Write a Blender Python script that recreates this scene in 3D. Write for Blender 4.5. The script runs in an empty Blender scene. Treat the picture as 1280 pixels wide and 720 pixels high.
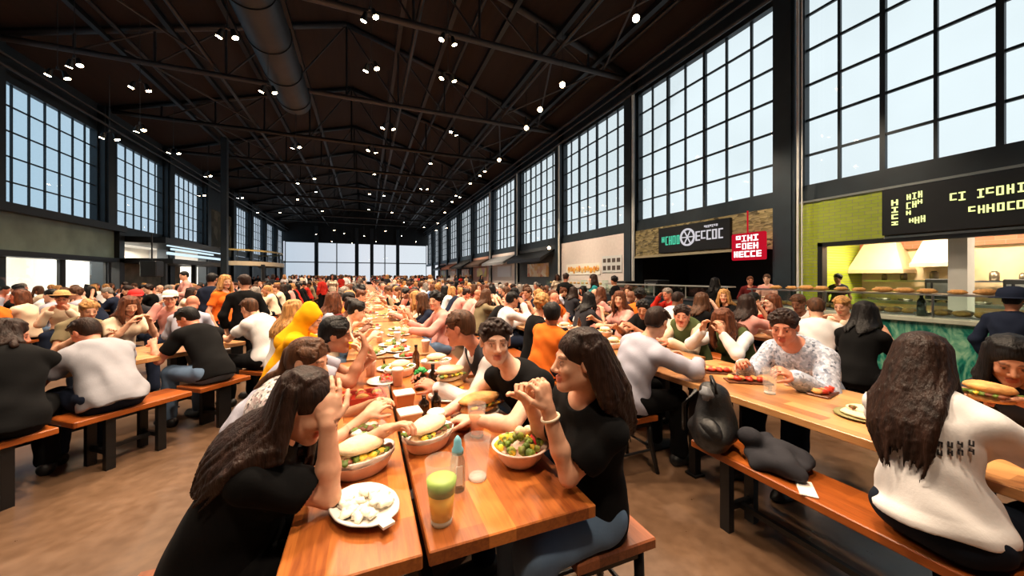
import bpy, math, random
import numpy as np
from mathutils import Vector, Matrix
random.seed(7)
SC = bpy.context.scene
COL = SC.collection
PI = math.pi
CAMH = 1.55
YAW = math.atan(183 / 448.0)
SN, CS = math.sin(YAW), math.cos(YAW)

def place(px, py, h):
    """floor position of the thing seen at a photo pixel when it is h metres above the floor"""
    zc = (CAMH - h) * 448.0 / (py - 346.0)
    lat = (px - 640.0) / 448.0 * zc
    return (lat * CS + zc * SN, -lat * SN + zc * CS)

def place_d(px, py, zc):
    lat = (px - 640.0) / 448.0 * zc
    return np.array((lat * CS + zc * SN, -lat * SN + zc * CS, CAMH - (py - 346.0) / 448.0 * zc))

# ------------------------------------------------------------------ materials
MATS = {}
def nt_mat(name):
    m = bpy.data.materials.new(name); m.use_nodes = True
    nt = m.node_tree
    return m, nt, nt.nodes['Principled BSDF']

def lin(c):
    return tuple(((v / 12.92) if v <= .04045 else ((v + .055) / 1.055) ** 2.4) for v in c)

def mat(name, rgb, rough=.6, metal=0, noise=0, nscale=8, bump=0, bscale=60, coat=0, srgb=True, spec=None, stretch=None):
    """a plain procedural surface: base colour broken by noise, with a fine bump"""
    if name in MATS: return MATS[name]
    m, nt, p = nt_mat(name)
    c = lin(rgb) if srgb else rgb
    p.inputs['Base Color'].default_value = (*c, 1)
    p.inputs['Roughness'].default_value = rough
    p.inputs['Metallic'].default_value = metal
    if spec is not None: p.inputs['Specular IOR Level'].default_value = spec
    if coat: p.inputs['Coat Weight'].default_value = coat
    tc = nt.nodes.new('ShaderNodeTexCoord')
    vec = tc.outputs['Object']
    if stretch:
        mp = nt.nodes.new('ShaderNodeMapping'); mp.inputs['Scale'].default_value = stretch
        nt.links.new(vec, mp.inputs['Vector']); vec = mp.outputs['Vector']
    if noise:
        n = nt.nodes.new('ShaderNodeTexNoise'); n.inputs['Scale'].default_value = nscale; n.inputs['Detail'].default_value = 5
        nt.links.new(vec, n.inputs['Vector'])
        r = nt.nodes.new('ShaderNodeValToRGB')
        lo = [max(0, v * (1 - noise)) for v in c]; hi = [min(1, v * (1 + noise)) for v in c]
        r.color_ramp.elements[0].position = .3; r.color_ramp.elements[1].position = .7
        r.color_ramp.elements[0].color = (*lo, 1); r.color_ramp.elements[1].color = (*hi, 1)
        nt.links.new(n.outputs['Fac'], r.inputs['Fac']); nt.links.new(r.outputs['Color'], p.inputs['Base Color'])
    if bump:
        b = nt.nodes.new('ShaderNodeTexNoise'); b.inputs['Scale'].default_value = bscale; b.inputs['Detail'].default_value = 3
        nt.links.new(vec, b.inputs['Vector'])
        bp = nt.nodes.new('ShaderNodeBump'); bp.inputs['Strength'].default_value = bump; bp.inputs['Distance'].default_value = .01
        nt.links.new(b.outputs['Fac'], bp.inputs['Height']); nt.links.new(bp.outputs['Normal'], p.inputs['Normal'])
    MATS[name] = m
    return m

def emit(name, rgb, strength):
    if name in MATS: return MATS[name]
    m = bpy.data.materials.new(name); m.use_nodes = True
    nt = m.node_tree; nt.nodes.clear()
    e = nt.nodes.new('ShaderNodeEmission'); o = nt.nodes.new('ShaderNodeOutputMaterial')
    e.inputs['Color'].default_value = (*lin(rgb), 1); e.inputs['Strength'].default_value = strength
    nt.links.new(e.outputs[0], o.inputs['Surface'])
    MATS[name] = m
    return m

def clear(name, rgb=(1, 1, 1), gloss=.12, rough=.02, tint=None, fres=.3):
    """thin clear glass or plastic: straight-through light with a fresnel-weighted reflection"""
    if name in MATS: return MATS[name]
    m = bpy.data.materials.new(name); m.use_nodes = True
    nt = m.node_tree; nt.nodes.clear()
    t = nt.nodes.new('ShaderNodeBsdfTransparent'); g = nt.nodes.new('ShaderNodeBsdfGlossy')
    t.inputs['Color'].default_value = (*lin(tint or rgb), 1)
    g.inputs['Roughness'].default_value = rough
    lw = nt.nodes.new('ShaderNodeLayerWeight'); lw.inputs['Blend'].default_value = .25
    ma = nt.nodes.new('ShaderNodeMath'); ma.operation = 'MULTIPLY_ADD'
    ma.inputs[1].default_value = fres; ma.inputs[2].default_value = gloss * .15
    nt.links.new(lw.outputs['Fresnel'], ma.inputs[0])
    mx = nt.nodes.new('ShaderNodeMixShader'); o = nt.nodes.new('ShaderNodeOutputMaterial')
    nt.links.new(ma.outputs[0], mx.inputs['Fac']); nt.links.new(t.outputs[0], mx.inputs[1]); nt.links.new(g.outputs[0], mx.inputs[2])
    nt.links.new(mx.outputs[0], o.inputs['Surface'])
    MATS[name] = m
    return m

def liquid(name, rgb, body=.5):
    if name in MATS: return MATS[name]
    m, nt, p = nt_mat(name)
    p.inputs['Base Color'].default_value = (*lin(rgb), 1); p.inputs['Roughness'].default_value = .15
    t = nt.nodes.new('ShaderNodeBsdfTransparent'); t.inputs['Color'].default_value = (*lin([min(1, c * 1.1 + .05) for c in rgb]), 1)
    mx = nt.nodes.new('ShaderNodeMixShader'); mx.inputs['Fac'].default_value = body; o = nt.nodes['Material Output']
    nt.links.new(t.outputs[0], mx.inputs[1]); nt.links.new(p.outputs[0], mx.inputs[2]); nt.links.new(mx.outputs[0], o.inputs['Surface'])
    MATS[name] = m
    return m

def skin(name, rgb, rough=.6):
    if name in MATS: return MATS[name]
    m, nt, p = nt_mat(name)
    a = nt.nodes.new('ShaderNodeAttribute'); a.attribute_name = 'tint'
    mx = nt.nodes.new('ShaderNodeMix'); mx.data_type = 'RGBA'; mx.blend_type = 'MULTIPLY'; mx.inputs['Factor'].default_value = 1
    mx.inputs['A'].default_value = (*lin(rgb), 1)
    nt.links.new(a.outputs['Color'], mx.inputs['B'])
    n = nt.nodes.new('ShaderNodeTexNoise'); n.inputs['Scale'].default_value = 22
    m2 = nt.nodes.new('ShaderNodeMix'); m2.data_type = 'RGBA'; m2.blend_type = 'MULTIPLY'; m2.inputs['Factor'].default_value = 1
    r = nt.nodes.new('ShaderNodeValToRGB'); r.color_ramp.elements[0].color = (.86, .78, .75, 1); r.color_ramp.elements[1].color = (1, 1, 1, 1)
    r.color_ramp.elements[0].position = .3; r.color_ramp.elements[1].position = .6
    tc = nt.nodes.new('ShaderNodeTexCoord'); nt.links.new(tc.outputs['Object'], n.inputs['Vector'])
    nt.links.new(n.outputs['Fac'], r.inputs['Fac']); nt.links.new(r.outputs['Color'], m2.inputs['B'])
    nt.links.new(mx.outputs['Result'], m2.inputs['A']); nt.links.new(m2.outputs['Result'], p.inputs['Base Color'])
    p.inputs['Roughness'].default_value = rough
    MATS[name] = m
    return m

def hair_mat(name, rgb, rough=.5):
    return mat(name, rgb, rough, noise=.6, nscale=45, bump=.6, bscale=110, stretch=(1, 1, .12), spec=.22)

def cloth(name, rgb, rough=.92, noise=.1):
    return mat(name, rgb, rough, noise=noise, nscale=7, bump=.08, bscale=90, spec=.15)

def wood(name, c1, c2, rough=.32, axis='y', plank=.09):
    """oiled boards: long staves with their own tone each, grain along one axis"""
    if name in MATS: return MATS[name]
    m, nt, p = nt_mat(name)
    tc = nt.nodes.new('ShaderNodeTexCoord')
    sx = nt.nodes.new('ShaderNodeSeparateXYZ'); nt.links.new(tc.outputs['Object'], sx.inputs[0])
    across, along = ('X', 'Y') if axis == 'y' else ('Y', 'X')
    d = nt.nodes.new('ShaderNodeMath'); d.operation = 'DIVIDE'; d.inputs[1].default_value = plank
    nt.links.new(sx.outputs[across], d.inputs[0])
    fl = nt.nodes.new('ShaderNodeMath'); fl.operation = 'FLOOR'; nt.links.new(d.outputs[0], fl.inputs[0])
    # each stave is cut to its own lengths
    off = nt.nodes.new('ShaderNodeMath'); off.operation = 'MULTIPLY'; off.inputs[1].default_value = .37
    nt.links.new(fl.outputs[0], off.inputs[0])
    ad = nt.nodes.new('ShaderNodeMath'); ad.operation = 'ADD'; nt.links.new(sx.outputs[along], ad.inputs[0]); nt.links.new(off.outputs[0], ad.inputs[1])
    d2 = nt.nodes.new('ShaderNodeMath'); d2.operation = 'DIVIDE'; d2.inputs[1].default_value = .62; nt.links.new(ad.outputs[0], d2.inputs[0])
    f2 = nt.nodes.new('ShaderNodeMath'); f2.operation = 'FLOOR'; nt.links.new(d2.outputs[0], f2.inputs[0])
    cb = nt.nodes.new('ShaderNodeCombineXYZ'); nt.links.new(fl.outputs[0], cb.inputs[0]); nt.links.new(f2.outputs[0], cb.inputs[1])
    wn = nt.nodes.new('ShaderNodeTexWhiteNoise'); nt.links.new(cb.outputs[0], wn.inputs['Vector'])
    mp = nt.nodes.new('ShaderNodeMapping'); mp.inputs['Scale'].default_value = (1, .09, 1) if axis == 'y' else (.09, 1, 1)
    nt.links.new(tc.outputs['Object'], mp.inputs['Vector'])
    n = nt.nodes.new('ShaderNodeTexNoise'); n.inputs['Scale'].default_value = 55; n.inputs['Detail'].default_value = 8; n.inputs['Distortion'].default_value = 1.2
    nt.links.new(mp.outputs[0], n.inputs['Vector'])
    mul = nt.nodes.new('ShaderNodeMath'); mul.operation = 'MULTIPLY_ADD'; mul.inputs[1].default_value = .5
    nt.links.new(wn.outputs['Value'], mul.inputs[0])
    n2 = nt.nodes.new('ShaderNodeMath'); n2.operation = 'MULTIPLY'; n2.inputs[1].default_value = .55; nt.links.new(n.outputs['Fac'], n2.inputs[0])
    nt.links.new(n2.outputs[0], mul.inputs[2])
    r = nt.nodes.new('ShaderNodeValToRGB')
    r.color_ramp.elements[0].color = (*lin(c1), 1); r.color_ramp.elements[1].color = (*lin(c2), 1)
    r.color_ramp.elements[0].position = .18; r.color_ramp.elements[1].position = .8
    nt.links.new(mul.outputs[0], r.inputs['Fac']); nt.links.new(r.outputs['Color'], p.inputs['Base Color'])
    p.inputs['Roughness'].default_value = rough
    bp = nt.nodes.new('ShaderNodeBump'); bp.inputs['Strength'].default_value = .15; bp.inputs['Distance'].default_value = .004
    nt.links.new(n.outputs['Fac'], bp.inputs['Height']); nt.links.new(bp.outputs['Normal'], p.inputs['Normal'])
    MATS[name] = m
    return m

# ------------------------------------------------------------------ objects
def tag(o, label=None, cat=None, group=None, kind=None):
    if label: o['label'] = label
    if cat: o['category'] = cat
    if group: o['group'] = group
    if kind: o['kind'] = kind
    return o

def empty(name, loc=(0, 0, 0), rz=0):
    o = bpy.data.objects.new(name, None); COL.objects.link(o)
    o.empty_display_size = .1
    o.location = loc; o.rotation_euler = (0, 0, rz)
    return o

def copy_tree(o, parent=None):
    c = o.copy(); COL.objects.link(c); c.parent = parent
    for ch in list(o.children): copy_tree(ch, c)
    return c

class MB:
    """collects boxes, tubes, lathes and blobs into one mesh"""
    def __init__(s): s.v = []; s.f = []; s.mi = []; s.sm = []
    def add(s, vs, fs, m=0, smooth=False):
        b = len(s.v); s.v += [tuple(map(float, v)) for v in vs]
        for f in fs: s.f.append(tuple(b + i for i in f)); s.mi.append(m); s.sm.append(smooth)
        return s
    def box(s, x0, x1, y0, y1, z0, z1, m=0, bev=0):
        if bev:
            xs = (x0, x0 + bev, x1 - bev, x1); ys = (y0, y0 + bev, y1 - bev, y1); zs = (z0, z0 + bev, z1 - bev, z1)
            b = len(s.v); idx = {}
            for sx in (0, 1):
                for sy in (0, 1):
                    for sz in (0, 1):
                        X = (x0, x0 + bev) if sx == 0 else (x1, x1 - bev)
                        Y = (y0, y0 + bev) if sy == 0 else (y1, y1 - bev)
                        Z = (z0, z0 + bev) if sz == 0 else (z1, z1 - bev)
                        for k, p in enumerate(((X[0], Y[1], Z[1]), (X[1], Y[0], Z[1]), (X[1], Y[1], Z[0]))):
                            idx[(sx, sy, sz, k)] = len(s.v); s.v.append(p)
            def q(*k, sm=False):
                s.f.append(tuple(idx[i] for i in k)); s.mi.append(m); s.sm.append(False)
            for sx in (0, 1): 
                c = [(sx, a, b_, 0) for a, b_ in ((0, 0), (1, 0), (1, 1), (0, 1))]; q(*(c if sx else c[::-1]))
            for sy in (0, 1):
                c = [(a, sy, b_, 1) for a, b_ in ((0, 0), (1, 0), (1, 1), (0, 1))]; q(*(c[::-1] if sy else c))
            for sz in (0, 1):
                c = [(a, b_, sz, 2) for a, b_ in ((0, 0), (1, 0), (1, 1), (0, 1))]; q(*(c if sz else c[::-1]))
            for a in (0, 1):
                for b_ in (0, 1):
                    q((a, b_, 0, 0), (a, b_, 0, 1), (a, b_, 1, 1), (a, b_, 1, 0))
                    q((a, 0, b_, 0), (a, 0, b_, 2), (a, 1, b_, 2), (a, 1, b_, 0))
                    q((0, a, b_, 1), (0, a, b_, 2), (1, a, b_, 2), (1, a, b_, 1))
                    for c_ in (0, 1): q((a, b_, c_, 0), (a, b_, c_, 1), (a, b_, c_, 2))
            return s
        vs = [(x, y, z) for x in (x0, x1) for y in (y0, y1) for z in (z0, z1)]
        return s.add(vs, [(0, 1, 3, 2), (4, 6, 7, 5), (0, 4, 5, 1), (2, 3, 7, 6), (0, 2, 6, 4), (1, 5, 7, 3)], m)
    def tube(s, a, b, ra, rb=None, n=10, m=0, caps=True):
        rb = ra if rb is None else rb
        a = Vector(a); b = Vector(b); d = (b - a).normalized()
        t = Vector((0, 0, 1)) if abs(d.z) < .9 else Vector((1, 0, 0))
        u = d.cross(t).normalized(); w = d.cross(u)
        vs = []
        for p, r in ((a, ra), (b, rb)):
            for k in range(n):
                an = 2 * PI * k / n; vs.append(p + u * math.cos(an) * r + w * math.sin(an) * r)
        s.add(vs, [(k, (k + 1) % n, n + (k + 1) % n, n + k) for k in range(n)], m, True)
        if caps: s.add(vs[:n], [tuple(range(n))[::-1]], m); s.add(vs[n:], [tuple(range(n))], m)
        return s
    def path(s, pts, r, n=8, m=0):
        rs = r if isinstance(r, (list, tuple)) else [r] * len(pts)
        P = [Vector(p) for p in pts]; b = len(s.v); rings = []
        for i, p in enumerate(P):
            d = (P[min(i + 1, len(P) - 1)] - P[max(i - 1, 0)]).normalized()
            t = Vector((0, 0, 1)) if abs(d.z) < .9 else Vector((1, 0, 0))
            u = d.cross(t).normalized(); w = d.cross(u)
            rings.append([p + u * math.cos(2 * PI * k / n) * rs[i] + w * math.sin(2 * PI * k / n) * rs[i] for k in range(n)])
        vs = [v for ring in rings for v in ring]
        fs = [(i * n + k, i * n + (k + 1) % n, (i + 1) * n + (k + 1) % n, (i + 1) * n + k) for i in range(len(P) - 1) for k in range(n)]
        fs += [tuple(range(n))[::-1], tuple((len(P) - 1) * n + k for k in range(n))]
        return s.add(vs, fs, m, True)
    def lathe(s, prof, c=(0, 0, 0), n=24, m=0, sx=1, sy=1, wob=0, rot=0, seed=0):
        rnd = random.Random(seed); ph = [rnd.random() * 6.28 for _ in range(4)]
        vs = []; fs = []
        for i, (r, z) in enumerate(prof):
            for k in range(n):
                a = 2 * PI * k / n
                rr = r * (1 + wob * (math.sin(a * 3 + ph[0]) + .6 * math.sin(a * 7 + ph[1] + i) + .5 * math.sin(a * 13 + ph[2])))
                x = math.cos(a) * rr * sx; y = math.sin(a) * rr * sy
                vs.append((c[0] + x * math.cos(rot) - y * math.sin(rot), c[1] + x * math.sin(rot) + y * math.cos(rot), c[2] + z))
        for i in range(len(prof) - 1):
            for k in range(n): fs.append((i * n + k, i * n + (k + 1) % n, (i + 1) * n + (k + 1) % n, (i + 1) * n + k))
        return s.add(vs, fs, m, True)
    def blob(s, c, r, m=0, n=10, amp=.12, seed=0, rot=0, freq=3):
        rx, ry, rz = r if isinstance(r, (tuple, list)) else (r, r, r)
        rnd = random.Random(seed); ph = [rnd.random() * 6.28 for _ in range(6)]
        vs = []; fs = []; nn = n * 2
        for i in range(n + 1):
            th = PI * i / n
            for k in range(nn):
                a = 2 * PI * k / nn
                x = math.sin(th) * math.cos(a); y = math.sin(th) * math.sin(a); z = math.cos(th)
                d = 1 + amp * (math.sin(freq * x + ph[0]) * math.sin(freq * y + ph[1]) + math.sin(freq * 2 * z + ph[2] + 2 * x) * .5 + .4 * math.sin(freq * 2.7 * y + ph[3] + 3 * z))
                x *= rx * d; y *= ry * d; z *= rz * d
                vs.append((c[0] + x * math.cos(rot) - y * math.sin(rot), c[1] + x * math.sin(rot) + y * math.cos(rot), c[2] + z))
        for i in range(n):
            for k in range(nn): fs.append((i * nn + k, (i + 1) * nn + k, (i + 1) * nn + (k + 1) % nn, i * nn + (k + 1) % nn))
        return s.add(vs, fs, m, True)
    def build(s, name, mats, parent=None, loc=None):
        me = bpy.data.meshes.new(name); me.from_pydata(s.v, [], s.f)
        mats = mats if isinstance(mats, (list, tuple)) else [mats]
        for mm in mats: me.materials.append(mm)
        me.polygons.foreach_set('material_index', s.mi); me.polygons.foreach_set('use_smooth', s.sm); me.update()
        o = bpy.data.objects.new(name, me); COL.objects.link(o)
        if parent: o.parent = parent
        if loc is not None: o.location = loc
        return o

# ------------------------------------------------------------------ implicit surfaces
V = lambda *a: np.array(a, dtype=float)
def nrm(v): v = np.asarray(v, float); return v / max(1e-9, np.linalg.norm(v))

class Prim:
    __slots__ = ('t', 'a', 'b', 'ra', 'rb', 'R', 'k', 'op')
def rc(a, b, ra, rb=None, k=.02, op='u'):
    p = Prim(); p.t = 0; p.a = np.asarray(a, float); p.b = np.asarray(b, float); p.ra = ra; p.rb = ra if rb is None else rb; p.k = k; p.op = op; p.R = None
    return p
def el(c, r, R=None, k=.02, op='u'):
    p = Prim(); p.t = 1; p.a = np.asarray(c, float); p.b = np.asarray(r, float) * np.ones(3); p.R = np.eye(3) if R is None else R; p.k = k; p.op = op; p.ra = p.rb = 0
    return p
def plane(pt, n, k=.004):
    """keeps what lies on the side the normal points away from"""
    p = Prim(); p.t = 2; p.a = np.asarray(pt, float); p.b = nrm(n); p.k = k; p.op = 'i'; p.ra = p.rb = 0; p.R = None
    return p

def dist(p, X, Y, Z, infl):
    if p.t == 0:
        a = p.a; d = p.b - p.a; L = max(1e-9, d @ d)
        x = X - a[0]; y = Y - a[1]; z = Z - a[2]
        t = np.clip((x * d[0] + y * d[1] + z * d[2]) / L, 0, 1)
        q = (x - t * d[0]) ** 2 + (y - t * d[1]) ** 2 + (z - t * d[2]) ** 2
        return np.sqrt(q) - (p.ra + (p.rb - p.ra) * t) - infl
    if p.t == 1:
        x = X - p.a[0]; y = Y - p.a[1]; z = Z - p.a[2]; R = p.R; r = p.b + infl
        u = (x * R[0, 0] + y * R[1, 0] + z * R[2, 0]) / r[0]; v = (x * R[0, 1] + y * R[1, 1] + z * R[2, 1]) / r[1]; w = (x * R[0, 2] + y * R[1, 2] + z * R[2, 2]) / r[2]
        k0 = np.sqrt(u * u + v * v + w * w)
        k1 = np.sqrt((u / r[0]) ** 2 + (v / r[1]) ** 2 + (w / r[2]) ** 2) + 1e-6
        return k0 * (k0 - 1) / k1
    return (X - p.a[0]) * p.b[0] + (Y - p.a[1]) * p.b[1] + (Z - p.a[2]) * p.b[2]

def bounds(p, infl=0):
    if p.t == 0:
        r = max(p.ra, p.rb) + infl
        return np.minimum(p.a, p.b) - r, np.maximum(p.a, p.b) + r
    e = np.abs(p.R) @ (p.b + infl)
    return p.a - e, p.a + e

def polygonize(prims, h, infl=0, folds=0, fold_dir=None, seed=0):
    """smooth union of the primitives, meshed with surface nets: verts (n,3) and quads (m,4)"""
    lo = np.min([bounds(p, infl)[0] for p in prims if p.op == 'u'], axis=0) - 3 * h - folds
    hi = np.max([bounds(p, infl)[1] for p in prims if p.op == 'u'], axis=0) + 3 * h + folds
    n = np.ceil((hi - lo) / h).astype(int) + 1
    ax = [(lo[i] + h * np.arange(n[i])).astype(np.float32) for i in range(3)]
    F = np.full(n, 1.0, np.float32)
    for p in prims:
        if p.t == 2:
            d = dist(p, ax[0][:, None, None], ax[1][None, :, None], ax[2][None, None, :], 0)
            F = np.maximum(F, d.astype(np.float32)); continue
        b0, b1 = bounds(p, infl); mg = p.k + 2.5 * h + folds
        i0 = np.clip(((b0 - mg - lo) / h).astype(int), 0, n - 1); i1 = np.clip(((b1 + mg - lo) / h).astype(int) + 2, 1, n)
        if (i1 <= i0).any(): continue
        sl = tuple(slice(i0[i], i1[i]) for i in range(3))
        X = ax[0][sl[0], None, None]; Y = ax[1][None, sl[1], None]; Z = ax[2][None, None, sl[2]]
        d = dist(p, X, Y, Z, infl if p.op == 'u' else 0).astype(np.float32)
        f = F[sl]; k = max(p.k, 1e-5)
        if p.op == 'u':
            hh = np.maximum(k - np.abs(f - d), 0) / k
            F[sl] = np.minimum(f, d) - hh * hh * k * .25
        else:
            d = -d; hh = np.maximum(k - np.abs(f - d), 0) / k
            F[sl] = np.maximum(f, d) + hh * hh * k * .25
    if folds:
        X = ax[0][:, None, None]; Y = ax[1][None, :, None]; Z = ax[2][None, None, :]
        s = seed * 1.7
        w = np.sin(19 * X + 6 * Z + 2.6 * np.sin(9 * Y + s) + s) * np.sin(23 * Z + 8 * Y + 2.3 * np.sin(11 * X + s)) + .6 * np.sin(37 * Z + 14 * X - 17 * Y + 2 * np.sin(17 * X + s))
        F += np.where(np.abs(F) < .08, folds * w, 0).astype(np.float32)
    return nets(F, lo, h)

def nets(F, lo, h):
    S = F < 0
    nx, ny, nz = F.shape
    c = np.zeros((nx - 1, ny - 1, nz - 1), np.uint8)
    for dx in (0, 1):
        for dy in (0, 1):
            for dz in (0, 1): c += S[dx:nx - 1 + dx, dy:ny - 1 + dy, dz:nz - 1 + dz]
    I, J, K = np.nonzero((c > 0) & (c < 8))
    idx = np.full(c.shape, -1, np.int32); idx[I, J, K] = np.arange(len(I))
    acc = np.zeros((len(I), 3), np.float32); cnt = np.zeros(len(I), np.float32)
    cor = [(0, 0, 0), (1, 0, 0), (0, 1, 0), (1, 1, 0), (0, 0, 1), (1, 0, 1), (0, 1, 1), (1, 1, 1)]
    val = [F[I + a, J + b, K + d] for a, b, d in cor]
    for i in range(8):
        for j in range(i + 1, 8):
            df = [cor[j][k] - cor[i][k] for k in range(3)]
            if sum(abs(x) for x in df) != 1: continue
            v0, v1 = val[i], val[j]; cr = (v0 < 0) != (v1 < 0)
            t = np.where(cr, v0 / np.where(cr, v0 - v1, 1), 0)
            for k in range(3): acc[:, k] += np.where(cr, cor[i][k] + t * df[k], 0)
            cnt += cr
    P = np.stack([I, J, K], 1) + acc / cnt[:, None]
    P = lo + P * h
    quads = []
    for ax_ in range(3):
        s0 = [slice(1, -1)] * 3; s1 = [slice(1, -1)] * 3
        s0[ax_] = slice(0, -1); s1[ax_] = slice(1, None)
        A = S[tuple(s0)]; B = S[tuple(s1)]
        for flip in (False, True):
            m = (A & ~B) if not flip else (~A & B)
            ijk = list(np.nonzero(m))
            for k in range(3):
                if k != ax_: ijk[k] = ijk[k] + 1
            u, v = [(1, 2), (2, 0), (0, 1)][ax_]
            def cell(du, dv):
                q = [a.copy() for a in ijk]; q[u] -= du; q[v] -= dv
                return idx[q[0], q[1], q[2]]
            q = np.stack([cell(1, 1), cell(0, 1), cell(0, 0), cell(1, 0)], 1)
            if flip: q = q[:, ::-1]
            quads.append(q)
    Q = np.concatenate(quads); Q = Q[(Q >= 0).all(1)]
    return P, Q

def mesh_np(name, parts, mats, attr=None):
    """parts: list of (verts, quads, material index)"""
    vs = np.concatenate([p[0] for p in parts]); off = 0; qs = []; mi = []
    for p in parts:
        qs.append(p[1] + off); off += len(p[0]); mi.append(np.full(len(p[1]), p[2]))
    Q = np.concatenate(qs); mi = np.concatenate(mi)
    me = bpy.data.meshes.new(name)
    me.vertices.add(len(vs)); me.vertices.foreach_set('co', vs.astype(np.float32).ravel())
    me.loops.add(Q.size); me.loops.foreach_set('vertex_index', Q.astype(np.int32).ravel())
    me.polygons.add(len(Q)); me.polygons.foreach_set('loop_start', np.arange(0, Q.size, 4, dtype=np.int32))
    me.polygons.foreach_set('loop_total', np.full(len(Q), 4, np.int32))
    me.polygons.foreach_set('material_index', mi.astype(np.int32)); me.polygons.foreach_set('use_smooth', np.ones(len(Q), bool))
    for m in mats: me.materials.append(m)
    if attr is not None:
        a = me.color_attributes.new('tint', 'FLOAT_COLOR', 'POINT')
        a.data.foreach_set('color', np.concatenate([attr, np.ones((len(attr), 1))], 1).astype(np.float32).ravel())
    me.update(calc_edges=True); me.validate()
    return me

# ------------------------------------------------------------------ people
def rot_head(yaw, pitch=0, roll=0):
    """columns are the head's right, forward and up axes; yaw 0 looks along +Y, positive turns left; pitch up is positive"""
    return np.array(Matrix.Rotation(yaw, 3, 'Z') @ Matrix.Rotation(pitch, 3, 'X') @ Matrix.Rotation(roll, 3, 'Y'))

def ik(S, W, hint, l1, l2):
    d = W - S; L = np.linalg.norm(d)
    if L > (l1 + l2) * .998: W = S + d / L * (l1 + l2) * .998; d = W - S; L = np.linalg.norm(d)
    L = max(L, abs(l1 - l2) + .02)
    a = (l1 * l1 - l2 * l2 + L * L) / (2 * L); hgt = math.sqrt(max(0, l1 * l1 - a * a))
    n = nrm(d); hv = hint - n * (hint @ n)
    return S + n * a + nrm(hv) * hgt, W

def head_prims(c, R, s, male):
    def q(x, y, z): return c + R @ (np.array((x, y, z)) * s)
    P = [el(q(0, -.012, .03), V(.074, .092, .084) * s, R, .01), el(q(0, .028, -.038), V(.057, .058, .078) * s, R, .03),
         rc(q(-.042, .0, -.055), q(-.012, .066, -.098), .02 * s, .017 * s, .03), rc(q(.042, .0, -.055), q(.012, .066, -.098), .02 * s, .017 * s, .03),
         el(q(0, .078, -.098), V(.019, .016, .016) * s, R, .02),
         rc(q(-.032, .074, .016), q(.032, .074, .016), .013 * s, .013 * s, .014),
         el(q(-.034, .066, -.03), V(.021, .02, .02) * s, R, .02), el(q(.034, .066, -.03), V(.021, .02, .02) * s, R, .02),
         el(q(-.03, .1, -.001), V(.016, .014, .011) * s, R, .014, 's'), el(q(.03, .1, -.001), V(.016, .014, .011) * s, R, .014, 's'),
         el(q(-.03, .077, -.002), V(.0135, .0125, .0115) * s, R, .003), el(q(.03, .077, -.002), V(.0135, .0125, .0115) * s, R, .003),
         rc(q(0, .087, .004), q(0, .107, -.03), .008 * s, .0115 * s, .012), el(q(-.012, .097, -.036), V(.008, .01, .0075) * s, R, .006), el(q(.012, .097, -.036), V(.008, .01, .0075) * s, R, .006),
         el(q(0, .088, -.062), V(.024, .012, .007) * s, R, .006), el(q(0, .087, -.073), V(.02, .012, .008) * s, R, .006),
         rc(q(-.02, .1, -.0675), q(.02, .1, -.0675), .0022 * s, .0022 * s, .004, 's')]
    for sx in (-1, 1):
        P += [el(q(.076 * sx, -.004, -.006), V(.011, .02, .031) * s, R, .008), el(q(.086 * sx, .004, -.004), V(.006, .01, .018) * s, R, .006, 's')]
    return P

def hand_prims(W, d, n, side, s, curl=.5, spread=.0, k=.004, thumb=1.0):
    """side: unit vector from the little finger towards the thumb"""
    d = nrm(d); n = nrm(n - d * (n @ d)); sd = np.cross(d, n)
    if sd @ side < 0: sd = -sd
    R = np.stack([sd, d, n], 1)
    P = [el(W + d * .048 * s, V(.041, .052, .0155) * s, R, .015), rc(W, W + d * .03 * s, .024 * s, .022 * s, .012)]
    ln = (.062, .074, .079, .071)
    for i in range(4):
        o = (i - 1.5) * .0205 * s
        b = W + d * (.085 - .004 * abs(i - 2)) * s + sd * o
        dd = nrm(d + sd * (i - 1.5) * spread); a = 0; p = b - d * .02 * s
        segs = (.42, .32, .26); r0 = .0092 * s
        P.append(rc(p, b, .0105 * s, r0, k + .003)); p = b
        for j, sg in enumerate(segs):
            a += curl * (.7, 1.1, .8)[j]
            v = dd * math.cos(a) + n * math.sin(a)
            e = p + v * ln[i] * sg * s * 1.0
            P.append(rc(p, e, r0 * (1 - .07 * j), r0 * (.93 - .07 * j), k)); p = e
    b = W + d * .02 * s + sd * .026 * s
    v1 = nrm(d * .75 + sd * .75 * thumb + n * .35); m = b + v1 * .045 * s
    v2 = nrm(d * 1.0 + sd * .25 * thumb + n * (.3 + curl * .5)); e = m + v2 * .034 * s
    P += [rc(b, m, .0145 * s, .0115 * s, .008), rc(m, e, .0112 * s, .009 * s, k), rc(e, e + nrm(v2 + n * curl * .4) * .024 * s, .0098 * s, .0075 * s, k)]
    return P

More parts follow.
